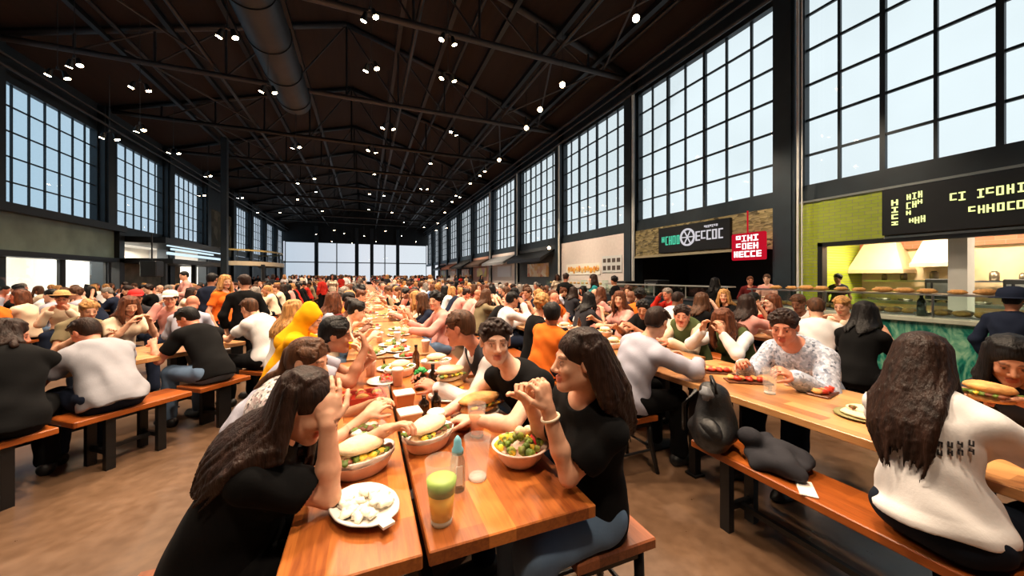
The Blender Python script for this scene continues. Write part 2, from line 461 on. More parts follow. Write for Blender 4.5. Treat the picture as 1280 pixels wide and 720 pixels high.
def human(pel, neck, head, yaw, hyaw=None, hpitch=0, hroll=0, wl=None, wr=None, hintl=None, hintr=None, elb=(None, None),
          curl=(.5, .5), palm=(None, None), hdir=(None, None), legs='sit', knees=None, male=True, s=1.0, res=.008, hair='short', hair_len=.35,
          hair_dir=None, sleeve='short', fat=0.0, hands=True, twist=0, folds=.004, seed=0, hs=1.0, neckcut=1.0, hem=.0, pants_len=1.0, hair_vol=1.0, feet=None, part=0.0, spread=0.05, vest=False, hood=False, tuck=False, wrap=.72):
    """all positions are local (x, y, z above the floor). returns {part: (verts, quads)} and the skin tint"""
    pel = np.asarray(pel, float); neck = np.asarray(neck, float); head = np.asarray(head, float)
    f0 = V(-math.sin(yaw), math.cos(yaw), 0); r0 = V(math.cos(yaw), math.sin(yaw), 0)
    u = nrm(neck - pel); ty = yaw + twist
    rsh = V(math.cos(ty), math.sin(ty), 0); rsh = nrm(rsh - u * (rsh @ u)); fsh = nrm(np.cross(u, rsh)); Rt = np.stack([rsh, fsh, u], 1)
    up = nrm(u * .5 + V(0, 0, .5)); rp = nrm(r0 - up * (r0 @ up)); Rp = np.stack([rp, np.cross(up, rp), up], 1)
    L = np.linalg.norm(neck - pel); g = L / .5
    w = 1.0 if male else .88; W_ = (1 + fat) * s
    bow = -fsh * .02
    torso = [el(pel + u * .0, V(.165 + (.0 if male else .012), .12 + fat * .04, .115) * W_, Rp, .05),
             el(pel + u * .17 * g + bow + fsh * fat * .05, V(.14 * (1 if male else .92), .1 + fat * .06, .13 * g) * W_, Rt, .06),
             el(pel + u * .33 * g + bow, V(.155 * w, .108, .165 * g) * W_, Rt, .06),
             el(neck - u * .06 + bow, V(.14 * w, .075, .085) * s, Rt, .05)]
    sw = (.168 if male else .147) * s
    S = [neck - u * .072 * s + rsh * sw * sg + fsh * .0 for sg in (-1, 1)]
    torso += [rc(neck - u * .02 * s, S[0] + u * .006, .048 * s, .05 * s * w, .04), rc(neck - u * .02 * s, S[1] + u * .006, .048 * s, .05 * s * w, .04)]
    if not male:
        for sg in (-1, 1): torso.append(el(pel + u * .33 * g + fsh * .075 * s + rsh * .07 * sg * s, V(.062, .06, .062) * W_, Rt, .03))
    arms = []; sleeves = []; hnd = []; cuts = []
    joints = {}
    for i, (sg, wt, hint) in enumerate(((-1, wl, hintl), (1, wr, hintr))):
        if wt is None: wt = S[i] + V(0, 0, -.5) + f0 * .05 + r0 * sg * .06
        wt = np.asarray(wt, float)
        if elb[i] is not None:
            E = np.asarray(elb[i], float); Wp = wt
            E = S[i] + nrm(E - S[i]) * min(np.linalg.norm(E - S[i]), .31 * s); Wp = E + nrm(Wp - E) * min(np.linalg.norm(Wp - E), .27 * s)
        else:
            hint = V(0, 0, -1) + r0 * sg * .5 - f0 * .2 if hint is None else np.asarray(hint, float)
            E, Wp = ik(S[i], wt, hint, .285 * s, .255 * s)
        joints[i] = (S[i], E, Wp)
        q = 1.0 if male else .86
        q *= (1 + fat * .8) * s
        arms += [rc(S[i], E, .05 * q, .037 * q, .03), rc(E, E + (Wp - E) * .4, .038 * q, .039 * q, .02), rc(E + (Wp - E) * .4, Wp, .039 * q, .0255 * s, .02)]
        fd = nrm(Wp - E)
        hd = fd if hdir[i] is None else nrm(np.asarray(hdir[i], float))
        pn = (V(0, 0, -1) * .7 - rsh * sg * .5) if palm[i] is None else np.asarray(palm[i], float)
        sdv = np.cross(hd, nrm(pn - hd * (pn @ hd))) * (1 if sg > 0 else -1) * -1
        if hands: hnd += hand_prims(Wp, hd, pn, sdv, s, curl[i], spread)
        else: hnd += [rc(Wp, Wp + hd * .1 * s, .03 * s, .026 * s, .02)]
        if sleeve in ('short', 'half', 'long'):
            if sleeve == 'long':
                sleeves += [rc(S[i], E, .05 * q, .046 * q, .03), rc(E, E + (Wp - E) * .93, .05 * q, .036 * q, .03)]
            else:
                t = .58 if sleeve == 'short' else .8
                e = S[i] + (E - S[i]) * t
                sleeves += [rc(S[i], e, .05 * q, .058 * q, .03)]
                cuts.append(el(e + nrm(E - S[i]) * .072 * q, V(1, 1, 1) * .074 * q, None, .003, 's'))
        elif sleeve == 'cap':
            sleeves += [rc(S[i], S[i] + (E - S[i]) * .12, .058 * q, .056 * q, .03)]
    leg = []; shoes = []; pant = []
    for i, sg in enumerate((-1, 1)):
        H = pel + rp * sg * .088 * s - up * .02
        if legs == 'stand':
            K = V(H[0], H[1], H[2] * .52) + f0 * .02 + r0 * sg * .01; A = V(K[0], K[1], .09) - f0 * .03
        else:
            K = H + f0 * .42 * s + r0 * sg * .05 + V(0, 0, .0); A = V(K[0], K[1], .09) + f0 * .02
        if knees is not None: K = np.asarray(knees[i], float); A = V(K[0], K[1], .09) - f0 * .02
        if feet is not None: A = np.asarray(feet[i], float)
        F1 = A + f0 * .15 * s + V(0, 0, -.055); F0 = A - f0 * .04 + V(0, 0, -.045)
        q = (1 + fat * .7) * s
        leg += [rc(H, K, .088 * q, .057 * q, .04), rc(K, K + (A - K) * .35, .055 * q, .055 * q, .03), rc(K + (A - K) * .35, A, .055 * q, .034 * q, .03)]
        pant += [rc(H, K, .094 * q, .066 * q, .04), rc(K, K + (A - K) * .96 * pants_len, .066 * q, .055 * q, .03)]
        shoes += [rc(F0, F1, .04 * s, .033 * s, .02), rc(A - V(0, 0, .03), F0, .04 * s, .04 * s, .02), el((F0 + F1) / 2 + V(0, 0, -.018) + f0 * .02, V(.045, .14, .022) * s, np.stack([r0, f0, V(0, 0, 1)], 1), .02)]
    R = rot_head(yaw if hyaw is None else hyaw, hpitch, hroll)
    hsz = hs * s * (1.0 if male else .96)
    def hq(x, y, z): return head + R @ (V(x, y, z) * hsz)
    nk = [rc(neck - u * .02, hq(0, -.02, -.06), .052 * s * w, .05 * s * w, .03), rc(hq(0, -.02, -.06), hq(0, .01, -.06), .048 * s * w, .045 * s * w, .03)]
    body = torso + arms + hnd + leg + shoes[:0] + nk + head_prims(head, R, hsz, male)
    out = {'body': polygonize(body, res)}
    # clothes
    if sleeve != 'none':
        cut = [el(neck + u * .055 * s + fsh * .045 * s, V(.078, .095, .085) * s * neckcut, Rt, .004, 's'), plane(pel - up * (.075 + hem), -up)]
        if sleeve in ('tank', 'cap'):
            for i in (0, 1):
                if sleeve == 'tank': cut.append(el(S[i] + (S[i] - neck) * .28 - u * .0, V(.07, .12, .1) * s, Rt, .01, 's'))
        pad = torso + sleeves + [rc(pel + u * .05, pel - up * (.06 + hem), .14 * W_, .155 * W_, .05)]
        shirt = polygonize(pad + cuts + cut, res * 1.1, .014, folds, seed=seed)
        out['shirt'] = shirt
    if vest:
        vc = [el(neck + u * .05 * s + fsh * .06 * s, V(.085, .1, .13) * s, Rt, .004, 's'), plane(pel - up * .06, -up)]
        for i in (0, 1): vc.append(el(S[i] + (S[i] - neck) * .22, V(.055, .12, .1) * s, Rt, .01, 's'))
        out['vest'] = polygonize(torso + [rc(pel + u * .05, pel - up * .05, .14 * W_, .15 * W_, .05)] + vc, res * 1.1, .026, folds * .6, seed=seed + 1)
    pp = [el(pel, V(.168 + (.0 if male else .012), .124, .118) * W_, Rp, .05), plane(pel + up * .085, up)] + pant
    out['trousers'] = polygonize(pp, res * 1.2, .006, folds * .8, seed=seed + 3)
    out['shoes'] = polygonize(shoes, res * 1.3, .006); out['shoe1'] = polygonize(shoes[:3], res * 1.3, .006); out['shoe2'] = polygonize(shoes[3:], res * 1.3, .006)
    # hair
    hp = []
    if hood:
        out['hood'] = polygonize([el(hq(0, -.03, .03), V(.105, .12, .115) * hsz, R, .01), el(hq(0, -.05, .13), V(.04, .06, .05) * hsz, R, .05), rc(hq(0, -.06, -.04), neck - u * .1 - fsh * .03, .085 * hsz, .15 * hsz, .05), el(hq(0, .1, -.02), V(.07, .1, .1) * hsz, R, .012, 's')], res * 1.1, 0, .004, seed=seed)
    if hair in ('short', 'long', 'bob', 'curly', 'bun', 'tail'):
        v = hair_vol
        hp = [el(hq(0, -.017, .036), V(.083 * v, .1, .088 * v) * hsz, R, .01), el(hq(0, -.055, -.01), V(.07 * v, .055, .07) * hsz, R, .02)]
        rnd = random.Random(seed)
        if hair == 'curly':
            for _ in range(90):
                a = rnd.uniform(0, 2 * PI); e = rnd.uniform(-.35, 1.5)
                if math.sin(a) > .35 and e < .55: continue
                p = hq(math.cos(a) * math.cos(e) * .085 * v, -.02 + math.sin(a) * math.cos(e) * .1, .035 + math.sin(e) * .09 * v)
                hp.append(el(p, V(1, 1, 1) * rnd.uniform(.016, .026) * hsz, None, .008))
        elif res < .0125 and hair in ('short', 'bun', 'tail'):
            for _ in range(70):      # tufts combed back over the crown
                a = rnd.uniform(-1.3, 1.3); b = rnd.uniform(-.2, 1.1)
                p0 = hq(math.sin(a) * .078 * v, -.02 + .088 * math.cos(b + .2), .04 + .086 * math.cos(a) * math.sin(b + .45) * v)
                p1 = hq(math.sin(a) * .088 * v, -.075, .05 * math.cos(a) + .03)
                m_ = head + (p0 + p1) / 2 - head; hp.append(rc(p0, m_ + nrm(m_ - hq(0, -.02, .02)) * .012, .007 * hsz, .006 * hsz, .005))
        if hair != 'curly' or True:
            hp.append(el(hq(0, .118, -.05), V(.064, .075, .088) * hsz, R, .012, 's'))
            hp.append(el(hq(0, .1, .024), V(.054, .036, .028) * hsz, R, .01, 's'))
            for sg in (-1, 1): hp.append(el(hq(.092 * sg, .012, -.03), V(.03, .026, .034) * hsz, R, .006, 's')) if hair in ('short', 'bun', 'tail') or tuck else None
        if hair in ('short', 'curly'): hp.append(el(hq(0, -.05, -.125), V(.12, .11, .07) * hsz, R, .01, 's'))
        hp = [p for p in hp if p is not None]
        if hair in ('long', 'bob', 'tail'):
            dn = V(0, 0, -1) if hair_dir is None else nrm(hair_dir)
            solid = [p_ for p_ in torso] + [a_ for a_ in arms if True] + nk[:1]
            def push(p_):
                for _ in range(14):
                    d_ = min(float(dist(q_, p_[0], p_[1], p_[2], 0)) for q_ in solid)
                    if d_ > .03: break
                    sgn = 1 if out_d @ fsh > .45 else -1
                    p_ = p_ + (fsh * sgn + (out_d - fsh * (out_d @ fsh)) * .12) * max(.006, min(.02, .032 - d_))
                return p_
            n = 150 if res < .006 else 96 if res < .007 else (46 if res < .0125 else 22)
            rr = 1.0 if n > 60 else (1.35 if n > 30 else 2.0)
            for i in range(n):
                if hair == 'tail':
                    a = rnd.uniform(0, 2 * PI); q0 = hq(.015 * math.cos(a), -.11, .02 + .015 * math.sin(a)); out_d = R @ V(math.cos(a) * .3, -.8, 0)
                else:
                    a = -PI / 2 + rnd.uniform(-1, 1) * (PI * .5 + (.12 if tuck else wrap))
                    ca, sa = math.cos(a), math.sin(a)
                    q0 = hq(ca * .078, -.02 + sa * .088, rnd.uniform(.0, .07)); out_d = R @ V(ca, sa * .8, 0)
                Ln = hair_len * rnd.uniform(.72, 1.05)
                q1 = q0 + dn * .1 * hsz + out_d * .016 * hair_vol; q2 = q1 + dn * (Ln - .1) * .33 + out_d * .018 * rnd.uniform(.2, 1.3); q2b = q1 + dn * (Ln - .1) * .66 + out_d * .018 * rnd.uniform(.0, 1.3); q3 = q1 + dn * (Ln - .1) + out_d * .012 * rnd.uniform(-1, 1.2) + V(rnd.uniform(-1, 1), rnd.uniform(-1, 1), 0) * .016
                q2b = q2b - rsh * ((q2b - head) @ rsh) * .12; q3 = q3 - rsh * ((q3 - head) @ rsh) * .4
                if res < .0125: q1, q2, q2b, q3 = [push(p_) for p_ in (q1, q2, q2b, q3)]
                r_ = rnd.uniform(.011, .0165) * hsz * rr * (.74 if n > 100 else 1)
                if hair != 'tail' and n > 30:
                    z0 = rnd.uniform(.02, .05); y0 = max(-.075, min(.055, sa * .085 + .01)); sg = 1 if ca > 0 else -1
                    c0 = hq(sg * .004, y0, .033 + .088 * math.sqrt(max(.05, 1 - (y0 + .017) ** 2 / .0104))); c1 = hq(ca * .05 + sg * .004, -.018 + (y0 * .5 + sa * .04), .033 + .066)
                    c1 = hq(0, -.018, .036) + nrm(c1 - hq(0, -.018, .036)) * .088 * hsz
                    hp += [rc(c0, c1, r_ * .5, r_ * .6, .006), rc(c1, q0, r_ * .6, r_ * .9, .006)]
                hp += [rc(q0, q1, r_, r_, .007), rc(q1, q2, r_, r_ * .95, .008), rc(q2, q2b, r_ * .95, r_ * .8, .008), rc(q2b, q3, r_ * .8, r_ * .28, .006)]
        if hair == 'bun': hp.append(el(hq(0, -.1, .075), V(.042, .042, .038) * hsz, R, .01))
        out['hair'] = polygonize(hp, res * (1.0 if res < .007 else 1.05), 0)
    # tint of lips, brows and eyes in the head's own frame
    vb = out['body'][0]
    q = (vb - head) @ R / hsz
    x, y, z = np.abs(q[:, 0]), q[:, 1], q[:, 2]
    near = (y > .05) & (np.abs(z) < .13) & (x < .08)
    T = np.ones((len(vb), 3))
    def paint(m, c):
        T[m & near] = c
    sft = res * .35
    paint((np.abs(z + .0675) < .0125 + sft * .3) & (x < .023 + sft) & (y > .083), (.9, .5, .48))
    paint((np.abs(z - .0205 - (.02 - np.abs(x - .032)) * .12) < .0045 + sft * .6) & (x > .011) & (x < .048) & (y > .06), (.3, .24, .2))
    if res >= .0075:
        paint((np.abs(z + .001) < .006 + sft * .4) & (x > .019) & (x < .042) & (y > .06), (.22, .17, .15))
    else:
        paint((np.abs(z + .002) < .007) & (x > .0185) & (x < .0415) & (y > .079), (1.15, 1.2, 1.25))
        paint((np.abs(z + .003) < .0065) & (np.abs(x - .03) < .0055) & (y > .08), (.12, .09, .08))
        paint((np.abs(z - .006) < .0028) & (x > .0175) & (x < .0425) & (y > .072), (.3, .22, .2))
    info = dict(head=head, R=R, hs=hsz, neck=neck, u=u, f=fsh, r=rsh, S=S, joints=joints, pel=pel)
    return out, T, info

def make_person(name, label, base, mats, cat='person', group=None, single=False, **kw):
    """mats: dict skin, shirt, trousers, hair, shoes. body is the thing; clothes and hair are its children"""
    out, T, info = human(**kw)
    if single:
        ps = []; ml = []; at = []
        for i, k in enumerate(('body', 'shirt', 'trousers', 'shoes', 'hair')):
            if k in out:
                ps.append((out[k][0], out[k][1], len(ml))); ml.append(mats[{'body': 'skin'}.get(k, k)])
                at.append(T if k == 'body' else np.ones((len(out[k][0]), 3)))
        me = mesh_np(name, ps, ml, np.concatenate(at))
        o = bpy.data.objects.new(name, me); COL.objects.link(o)
    else:
        me = mesh_np(name, [(out['body'][0], out['body'][1], 0)], [mats['skin']], T)
        o = bpy.data.objects.new(name, me); COL.objects.link(o)
        for k in ('shirt', 'vest', 'hood', 'trousers', 'hair'):
            if k in out and k in mats:
                c = bpy.data.objects.new(kw.get('names', {}).get(k, k) if False else mats.get(k + '_name', k), mesh_np(k, [(out[k][0], out[k][1], 0)], [mats[k]]))
                COL.objects.link(c); c.parent = o
        for k in ('shoe1', 'shoe2'):
            c = bpy.data.objects.new('shoe', mesh_np('shoe', [(out[k][0], out[k][1], 0)], [mats['shoes']])); COL.objects.link(c); c.parent = o
    o.location = base
    tag(o, label, cat, group)
    return o, info
# ================================================================== the hall
XR, XL, YF, YB = 10.4, -12.0, -7.0, 67.0
steel = mat('blue_black_painted_steel', (.105, .15, .18), .5, noise=.2, nscale=3, bump=.1)
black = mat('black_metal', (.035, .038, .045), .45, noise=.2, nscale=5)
darkw = mat('charcoal_wall', (.09, .1, .11), .85, noise=.25, nscale=2, bump=.2, bscale=20)
roofm = mat('brown_roof_boards', (.11, .07, .052), .9, noise=.35, nscale=1.2, bump=.3, bscale=9, stretch=(6, .5, 1))
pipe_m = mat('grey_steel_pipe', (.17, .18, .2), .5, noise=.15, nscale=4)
chrome = mat('brushed_steel', (.62, .63, .63), .28, 1, noise=.1, nscale=6)
white_paint = mat('white_paint', (.85, .84, .82), .6, noise=.06, nscale=3)
cream = mat('cream_tile', (.86, .76, .6), .4, noise=.08, nscale=5)

def floor_mat():
    m, nt, p = nt_mat('polished_brown_concrete')
    tc = nt.nodes.new('ShaderNodeTexCoord')
    n = nt.nodes.new('ShaderNodeTexNoise'); n.inputs['Scale'].default_value = .7; n.inputs['Detail'].default_value = 9; n.inputs['Roughness'].default_value = .62
    nt.links.new(tc.outputs['Object'], n.inputs['Vector'])
    r = nt.nodes.new('ShaderNodeValToRGB'); e = r.color_ramp.elements
    e[0].position = .32; e[0].color = (*lin((.31, .225, .16)), 1); e[1].position = .68; e[1].color = (*lin((.46, .355, .27)), 1)
    nt.links.new(n.outputs['Fac'], r.inputs['Fac'])
    n2 = nt.nodes.new('ShaderNodeTexNoise'); n2.inputs['Scale'].default_value = 14; n2.inputs['Detail'].default_value = 6
    nt.links.new(tc.outputs['Object'], n2.inputs['Vector'])
    r2 = nt.nodes.new('ShaderNodeValToRGB'); r2.color_ramp.elements[0].position = .35; r2.color_ramp.elements[0].color = (.78, .76, .74, 1); r2.color_ramp.elements[1].position = .62
    nt.links.new(n2.outputs['Fac'], r2.inputs['Fac'])
    mx = nt.nodes.new('ShaderNodeMix'); mx.data_type = 'RGBA'; mx.blend_type = 'MULTIPLY'; mx.inputs['Factor'].default_value = 1
    nt.links.new(r.outputs['Color'], mx.inputs['A']); nt.links.new(r2.outputs['Color'], mx.inputs['B'])
    nt.links.new(mx.outputs['Result'], p.inputs['Base Color'])
    mr = nt.nodes.new('ShaderNodeMapRange'); mr.inputs['To Min'].default_value = .22; mr.inputs['To Max'].default_value = .42
    nt.links.new(n2.outputs['Fac'], mr.inputs['Value']); nt.links.new(mr.outputs[0], p.inputs['Roughness'])
    return m

def struct(name, mb, mats, parent=None):
    o = mb.build(name, mats, parent)
    if parent is None: o['kind'] = 'structure'
    return o

struct('floor', MB().box(XL - .5, XR + 5, YF, YB + .5, -.1, 0), floor_mat())
# gabled roof
EAVE, RIDGE, XM = 9.85, 13.2, -.8
b = MB()
for (xa, za, xb, zb) in ((XL - .4, EAVE, XM, RIDGE), (XM, RIDGE, XR + .4, EAVE)):
    b.add([(xa, YF, za), (xb, YF, zb), (xb, YB + .4, zb), (xa, YB + .4, za), (xa, YF, za + .15), (xb, YF, zb + .15), (xb, YB + .4, zb + .15), (xa, YB + .4, za + .15)],
          [(0, 1, 2, 3), (7, 6, 5, 4), (0, 3, 7, 4), (1, 5, 6, 2), (0, 4, 5, 1), (3, 2, 6, 7)])
struct('ceiling', b, roofm)
# gable ends
b = MB().box(XL - .4, XR + .4, YF - .2, YF, 0, 13.4); struct('wall_front', b, darkw)
b = MB().box(XL - .4, XR + .4, YB, YB + .3, 7.3, 13.4).box(XL - .4, XR + .4, YB, YB + .3, 0, .6); struct('wall_back', b, darkw)

def window(n, axis, fixed, a0, a1, z0, z1, cols, rows, th=.055, heavy=(), dp=.035):
    """glazed steel window: one frame with its glazing bars, one sheet of glass"""
    f = MB(); d = dp
    def bar(u0, u1, w0, w1, dd=d):
        if axis == 'x': f.box(fixed - dd, fixed + dd, u0, u1, w0, w1)
        else: f.box(u0, u1, fixed - dd, fixed + dd, w0, w1)
    bar(a0, a1, z0, z0 + .12, .1); bar(a0, a1, z1 - .12, z1, .1); bar(a0, a0 + .1, z0, z1, .1); bar(a1 - .1, a1, z0, z1, .1)
    for i in range(1, cols):
        u = a0 + (a1 - a0) * i / cols; t = th * (1.7 if i in heavy else 1) / 2; bar(u - t, u + t, z0 + .1, z1 - .1, d if i not in heavy else d * 1.4)
    for j in range(1, rows):
        w = z0 + (z1 - z0) * j / rows; bar(a0 + .1, a1 - .1, w - th / 2, w + th / 2, d * .8)
    g = MB()
    if axis == 'x': g.box(fixed - .006, fixed + .006, a0 + .05, a1 - .05, z0 + .05, z1 - .05)
    else: g.box(a0 + .05, a1 - .05, fixed - .006, fixed + .006, z0 + .05, z1 - .05)
    o = struct('window_%d' % n, f, steel)
    g.build('window_pane', clear('window_glass', (.99, 1, 1), .1, fres=.12), o)
    return o

wn = 1
portals = []
def portal(loc, rot, sx, sy):
    l = bpy.data.lights.new('window_portal', 'AREA'); l.shape = 'RECTANGLE'; l.size = sx; l.size_y = sy; l.cycles.is_portal = True
    o = bpy.data.objects.new('window_portal', l); COL.objects.link(o); o.location = loc; o.rotation_euler = rot
SILL, HEAD = 3.75, 9.1
cols_m = steel
for i in range(-1, 11):
    y = 6 * i
    if i >= 0:
        c = MB().box(XR - .27, XR + .27, y - .27, y + .27, 0, 9.85).box(XR - .31, XR - .25, y - .2, y + .2, 0, 9.85).box(XR - .36, XR, y - .34, y + .34, 0, .5)
        o = struct('column', c, steel)
    window(wn, 'x', XR + .05, y + .27, y + 5.73, SILL, HEAD, 7, 6, heavy=(3, 5)); wn += 1
    if y < 42: portal((XR + .25, y + 3, (SILL + HEAD) / 2), (0, PI / 2, 0), HEAD - SILL, 5.4)
# wall around the right windows
b = MB(); b.box(XR, XR + .3, YF, YB, HEAD, 9.95)
b.box(XR - .08, XR + .2, YF, YB, 3.42, SILL)
struct('wall_right', b, steel)
b = MB()
for z_, r_ in ((9.0, .06), (9.3, .045), (9.55, .07)): b.tube((XR - .35 - (z_ - 9) * .5, YF, z_), (XR - .35 - (z_ - 9) * .5, YB, z_), r_)
struct('trim_1', b, pipe_m)
for i in range(0, 6):
    y = 6 * i - .36
    o = MB().tube((XR - .4, y - .05, 0), (XR - .4, y - .05, 8.9), .028).tube((XR - .4, y - .14, 0), (XR - .4, y - .14, 8.9), .018).build('conduit', white_paint)
    tag(o, ['pale vertical conduit on the rightmost tall column', 'pale vertical conduit on the column left of the stone-clad stall', 'pale conduit on the column by the white pastry stall', 'pale conduit on the fourth column along the right windows', 'pale conduit on the fifth column along the right windows', 'pale conduit on the sixth column along the right windows'][i], 'pipe')
# left side
LS, LH = 4.1, 8.7
for i in range(1, 11):
    y = 6 * i
    c = MB().box(XL - .27, XL + .27, y - .4, y + .4, 0, 9.85).box(XL + .2, XL + .36, y - .3, y + .3, 0, 9.85); struct('column', c, steel)
    if i == 6: continue
    window(wn, 'x', XL - .05, y + .4, y + 5.6, LS, LH, 7, 5, th=.05, dp=.03); wn += 1
    if y < 40: portal((XL - .25, y + 3, (LS + LH) / 2), (0, -PI / 2, 0), LH - LS, 5.2)
b = MB().box(XL - .3, XL, YF, YB, LH, 9.95).box(XL - .3, XL, YF, 6.4, 0, LH).box(XL - .3, XL, YF, YB, 3.7, LS).box(XL - .3, XL, 36, 42, 0, LH)
struct('wall_left', b, steel)
b = MB().tube((XL + .4, YF, 8.9), (XL + .4, YB, 8.9), .06).tube((XL + .55, YF, 9.2), (XL + .55, YB, 9.2), .05)
struct('trim_2', b, pipe_m)
# glazed end
for k, (xa, xb) in enumerate(((XL, -7.6), (-7.4, -1.6), (-1.2, .9), (1.1, 5.2), (5.4, XR))):
    window(wn, 'y', YB + .1, xa, xb, .6, 7.3, 1 + (k % 2), 2, .16); wn += 1
for k, x in enumerate((-7.5, -1.4, 1.0, 5.3)):
    struct('column', MB().box(x - .28, x + .28, YB - .3, YB + .05, 0, 9.9), steel)
portal((-.8, YB + .5, 4), (PI / 2, 0, 0), 22, 6.6)

# roof trusses: tie, rafters, web
for i in range(0, 11):
    y = 6 * i; b = MB(); zt = 9.75
    b.tube((XL + .2, y, zt), (XR - .2, y, zt), .105, n=12)
    for x0, x1 in ((XL, XM), (XR, XM)):
        b.path([(x0, y, EAVE - .05), (x1, y, RIDGE - .15)], .12, 6)
        N = 5
        for k in range(1, N + 1):
            t = k / N; xa = x0 + (x1 - x0) * t; xp = x0 + (x1 - x0) * (t - 1 / N) * 1.0
            za = EAVE + (RIDGE - EAVE) * t - .15
            b.tube((xa, y, zt), (xa, y, za), .045, n=6)
            if k > 1: b.tube((xp, y, zt), (xa, y, za), .035, n=6)
    struct('roof_truss', b, pipe_m if i < 4 else black)  # farther trusses go black: the roof's dimness is put into their colour
b = MB()
for x, z in ((9.0, 10.15), (6.6, 9.95), (4.0, 11.6), (1.6, 10.0), (-5.6, 9.95), (-8.4, 10.6)): b.tube((x, YF, z), (x, YB, z), .075, n=8)
for x in (8.6, 6.8, 5.0, 3.2, 1.4, -3, -5, -7, -9): 
    z = EAVE + (RIDGE - EAVE) * ((XR - x) / (XR - XM) if x > XM else (x - XL) / (XM - XL)) - .12
    b.box(x - .09, x + .09, YF, YB, z - .16, z + .02)
struct('roof_purlins', b, black)
# diagonal wind bracing
b = MB()
for i in range(1, 6):
    y = 6 * i
    b.tube((8.9, y, 9.9), (6.6, y + 6, 10.1), .04, n=6).tube((6.6, y, 10.1), (8.9, y + 6, 9.9), .04, n=6)
    b.tube((-8.4, y, 10.1), (-5.6, y + 6, 10.1), .04, n=6)
struct('trim_3', b, pipe_m)
d = MB().tube((-2.75, .5, 9.0), (-2.75, 17.5, 9.0), .6, n=28)
for y in range(1, 18, 2): d.tube((-2.75, y, 9.0), (-2.75, y + .06, 9.0), .63, n=28)
o = d.build('ventilation_duct', mat('dark_duct_metal', (.2, .22, .24), .5, .6, noise=.2, nscale=2))
tag(o, 'large round dark ventilation duct running under the roof', 'duct')

# ------------------------------------------------------------------ hanging spotlights
lampm = black
def make_spot(two=True):
    e = empty('hanging_spotlight')
    MB().tube((0, 0, 0), (0, 0, 1.9), .008, n=6).tube((0, 0, -.02), (0, 0, .06), .03, n=10).build('drop_rod', pipe_m, e)
    for s_ in ((-1, 1) if two else (0,)):
        a = Vector((s_ * .12, 0, -.04)); d_ = Vector((s_ * .35, 0, -1)).normalized()
        h = MB().tube(a, a + d_ * .2, .045, .075, 14).tube((0, 0, 0), a, .014, n=6).build('spot_head', lampm, e)
        MB().tube(a + d_ * .195, a + d_ * .21, .066, .066, 14).build('lens', emit('lamp_lens', (1, .86, .66), 60), h)
    return e
def make_globe():
    e = empty('globe_pendant')
    MB().tube((0, 0, .1), (0, 0, 1.6), .007, n=6).build('cable', black, e)
    MB().tube((0, 0, .07), (0, 0, .14), .03, .02, 12).build('cap', black, e)
    MB().blob((0, 0, 0), .085, 0, 8, 0).build('bulb', emit('globe_light', (1, .84, .62), 24), e)
    return e
spot2 = make_spot(); spot1 = make_spot(False); globe = make_globe()
used = set()
def put(proto, loc, rz, label, group=None):
    o = proto if proto.name not in used else copy_tree(proto)
    used.add(proto.name); o.location = loc; o.rotation_euler = (0, 0, rz)
    o['label'] = label; o['category'] = 'lamp'
    if group: o['group'] = group
    elif 'group' in o: del o['group']
    return o
def at_h(px, py, h): return (*place(px, py, h), h)
sp_near = [(284, 35, 7.6), (93, 72, 7.4), (175, 102, 7.4), (175, 155, 6.6), (137, 165, 6.4), (335, 106, 7.4), (464, 77, 7.5), (560, 90, 7.5), (462, 12, 8.0), (217, 185, 7.2),
           (260, 215, 7.0), (370, 178, 7.2), (485, 153, 7.2), (465, 183, 7.2), (300, 243, 7.0), (252, 240, 7), (560, 42, 8), (567, 160, 7.6), (72, 86, 7.4), (530, 232, 7.4)]
for k, (px, py, h) in enumerate(sp_near):
    put(spot2, at_h(px, py, h), random.uniform(-.8, .8), 'twin-headed black spotlight hanging in the nearer half of the dark roof', 'twin spotlights under the roof, nearer half')
sp_far = [(322, 262), (372, 224), (395, 235), (403, 260), (462, 238), (468, 212), (418, 285), (482, 286), (430, 289), (372, 245), (393, 218), (461, 258), (490, 262), (540, 247), (556, 262), (545, 285), (520, 300), (470, 300), (440, 302), (350, 262), (505, 275), (530, 281), (547, 276), (565, 248), (575, 242), (588, 224), (600, 214), (415, 300), (395, 290), (558, 282), (502, 292), (455, 292), (480, 240), (538, 198), (606, 208), (570, 240)]
for k, (px, py) in enumerate(sp_far):
    put(spot1, at_h(px, py, 7.0 if py < 280 else 6.4), random.uniform(0, 6), 'small single spotlight hanging in the far half of the dark roof', 'single spotlights under the roof, far half')
for (px, py, lb) in ((795, 23, 'round glowing bulb lamp hung highest, above the tall right windows'), (703, 106, 'round glowing bulb hung under the roof beam left of the tall right window'),
                     (675, 137, 'round glowing bulb second in line from the roof beam on the right'), (658, 160, 'small round glowing bulb third in line from the roof beam on the right'),
                     (624, 200, 'round glowing bulb on a chain near the far right windows')):
    put(globe, at_h(px, py, 7.9 if py < 60 else 7.4), 0, lb)
put(globe, (9.4, 17.6, 3.15), 0, 'round white lamp beside the column by the pastry stall')

# lights that the lamps cast, also used for the added facade washes
def lamp(kind, loc, energy, col, size=.3, angle=140, blend=.8, rot=(0, 0, 0)):
    l = bpy.data.lights.new('lamp_and_wash_light', kind); l.energy = energy; l.color = col
    if kind == 'SPOT': l.spot_size = math.radians(angle); l.spot_blend = blend; l.shadow_soft_size = size
    elif kind == 'AREA': l.shape = 'DISK'; l.size = size
    else: l.shadow_soft_size = size
    o = bpy.data.objects.new('lamp_and_wash_light', l); COL.objects.link(o); o.location = loc; o.rotation_euler = rot
    return o
WARM = (1, .77, .55)

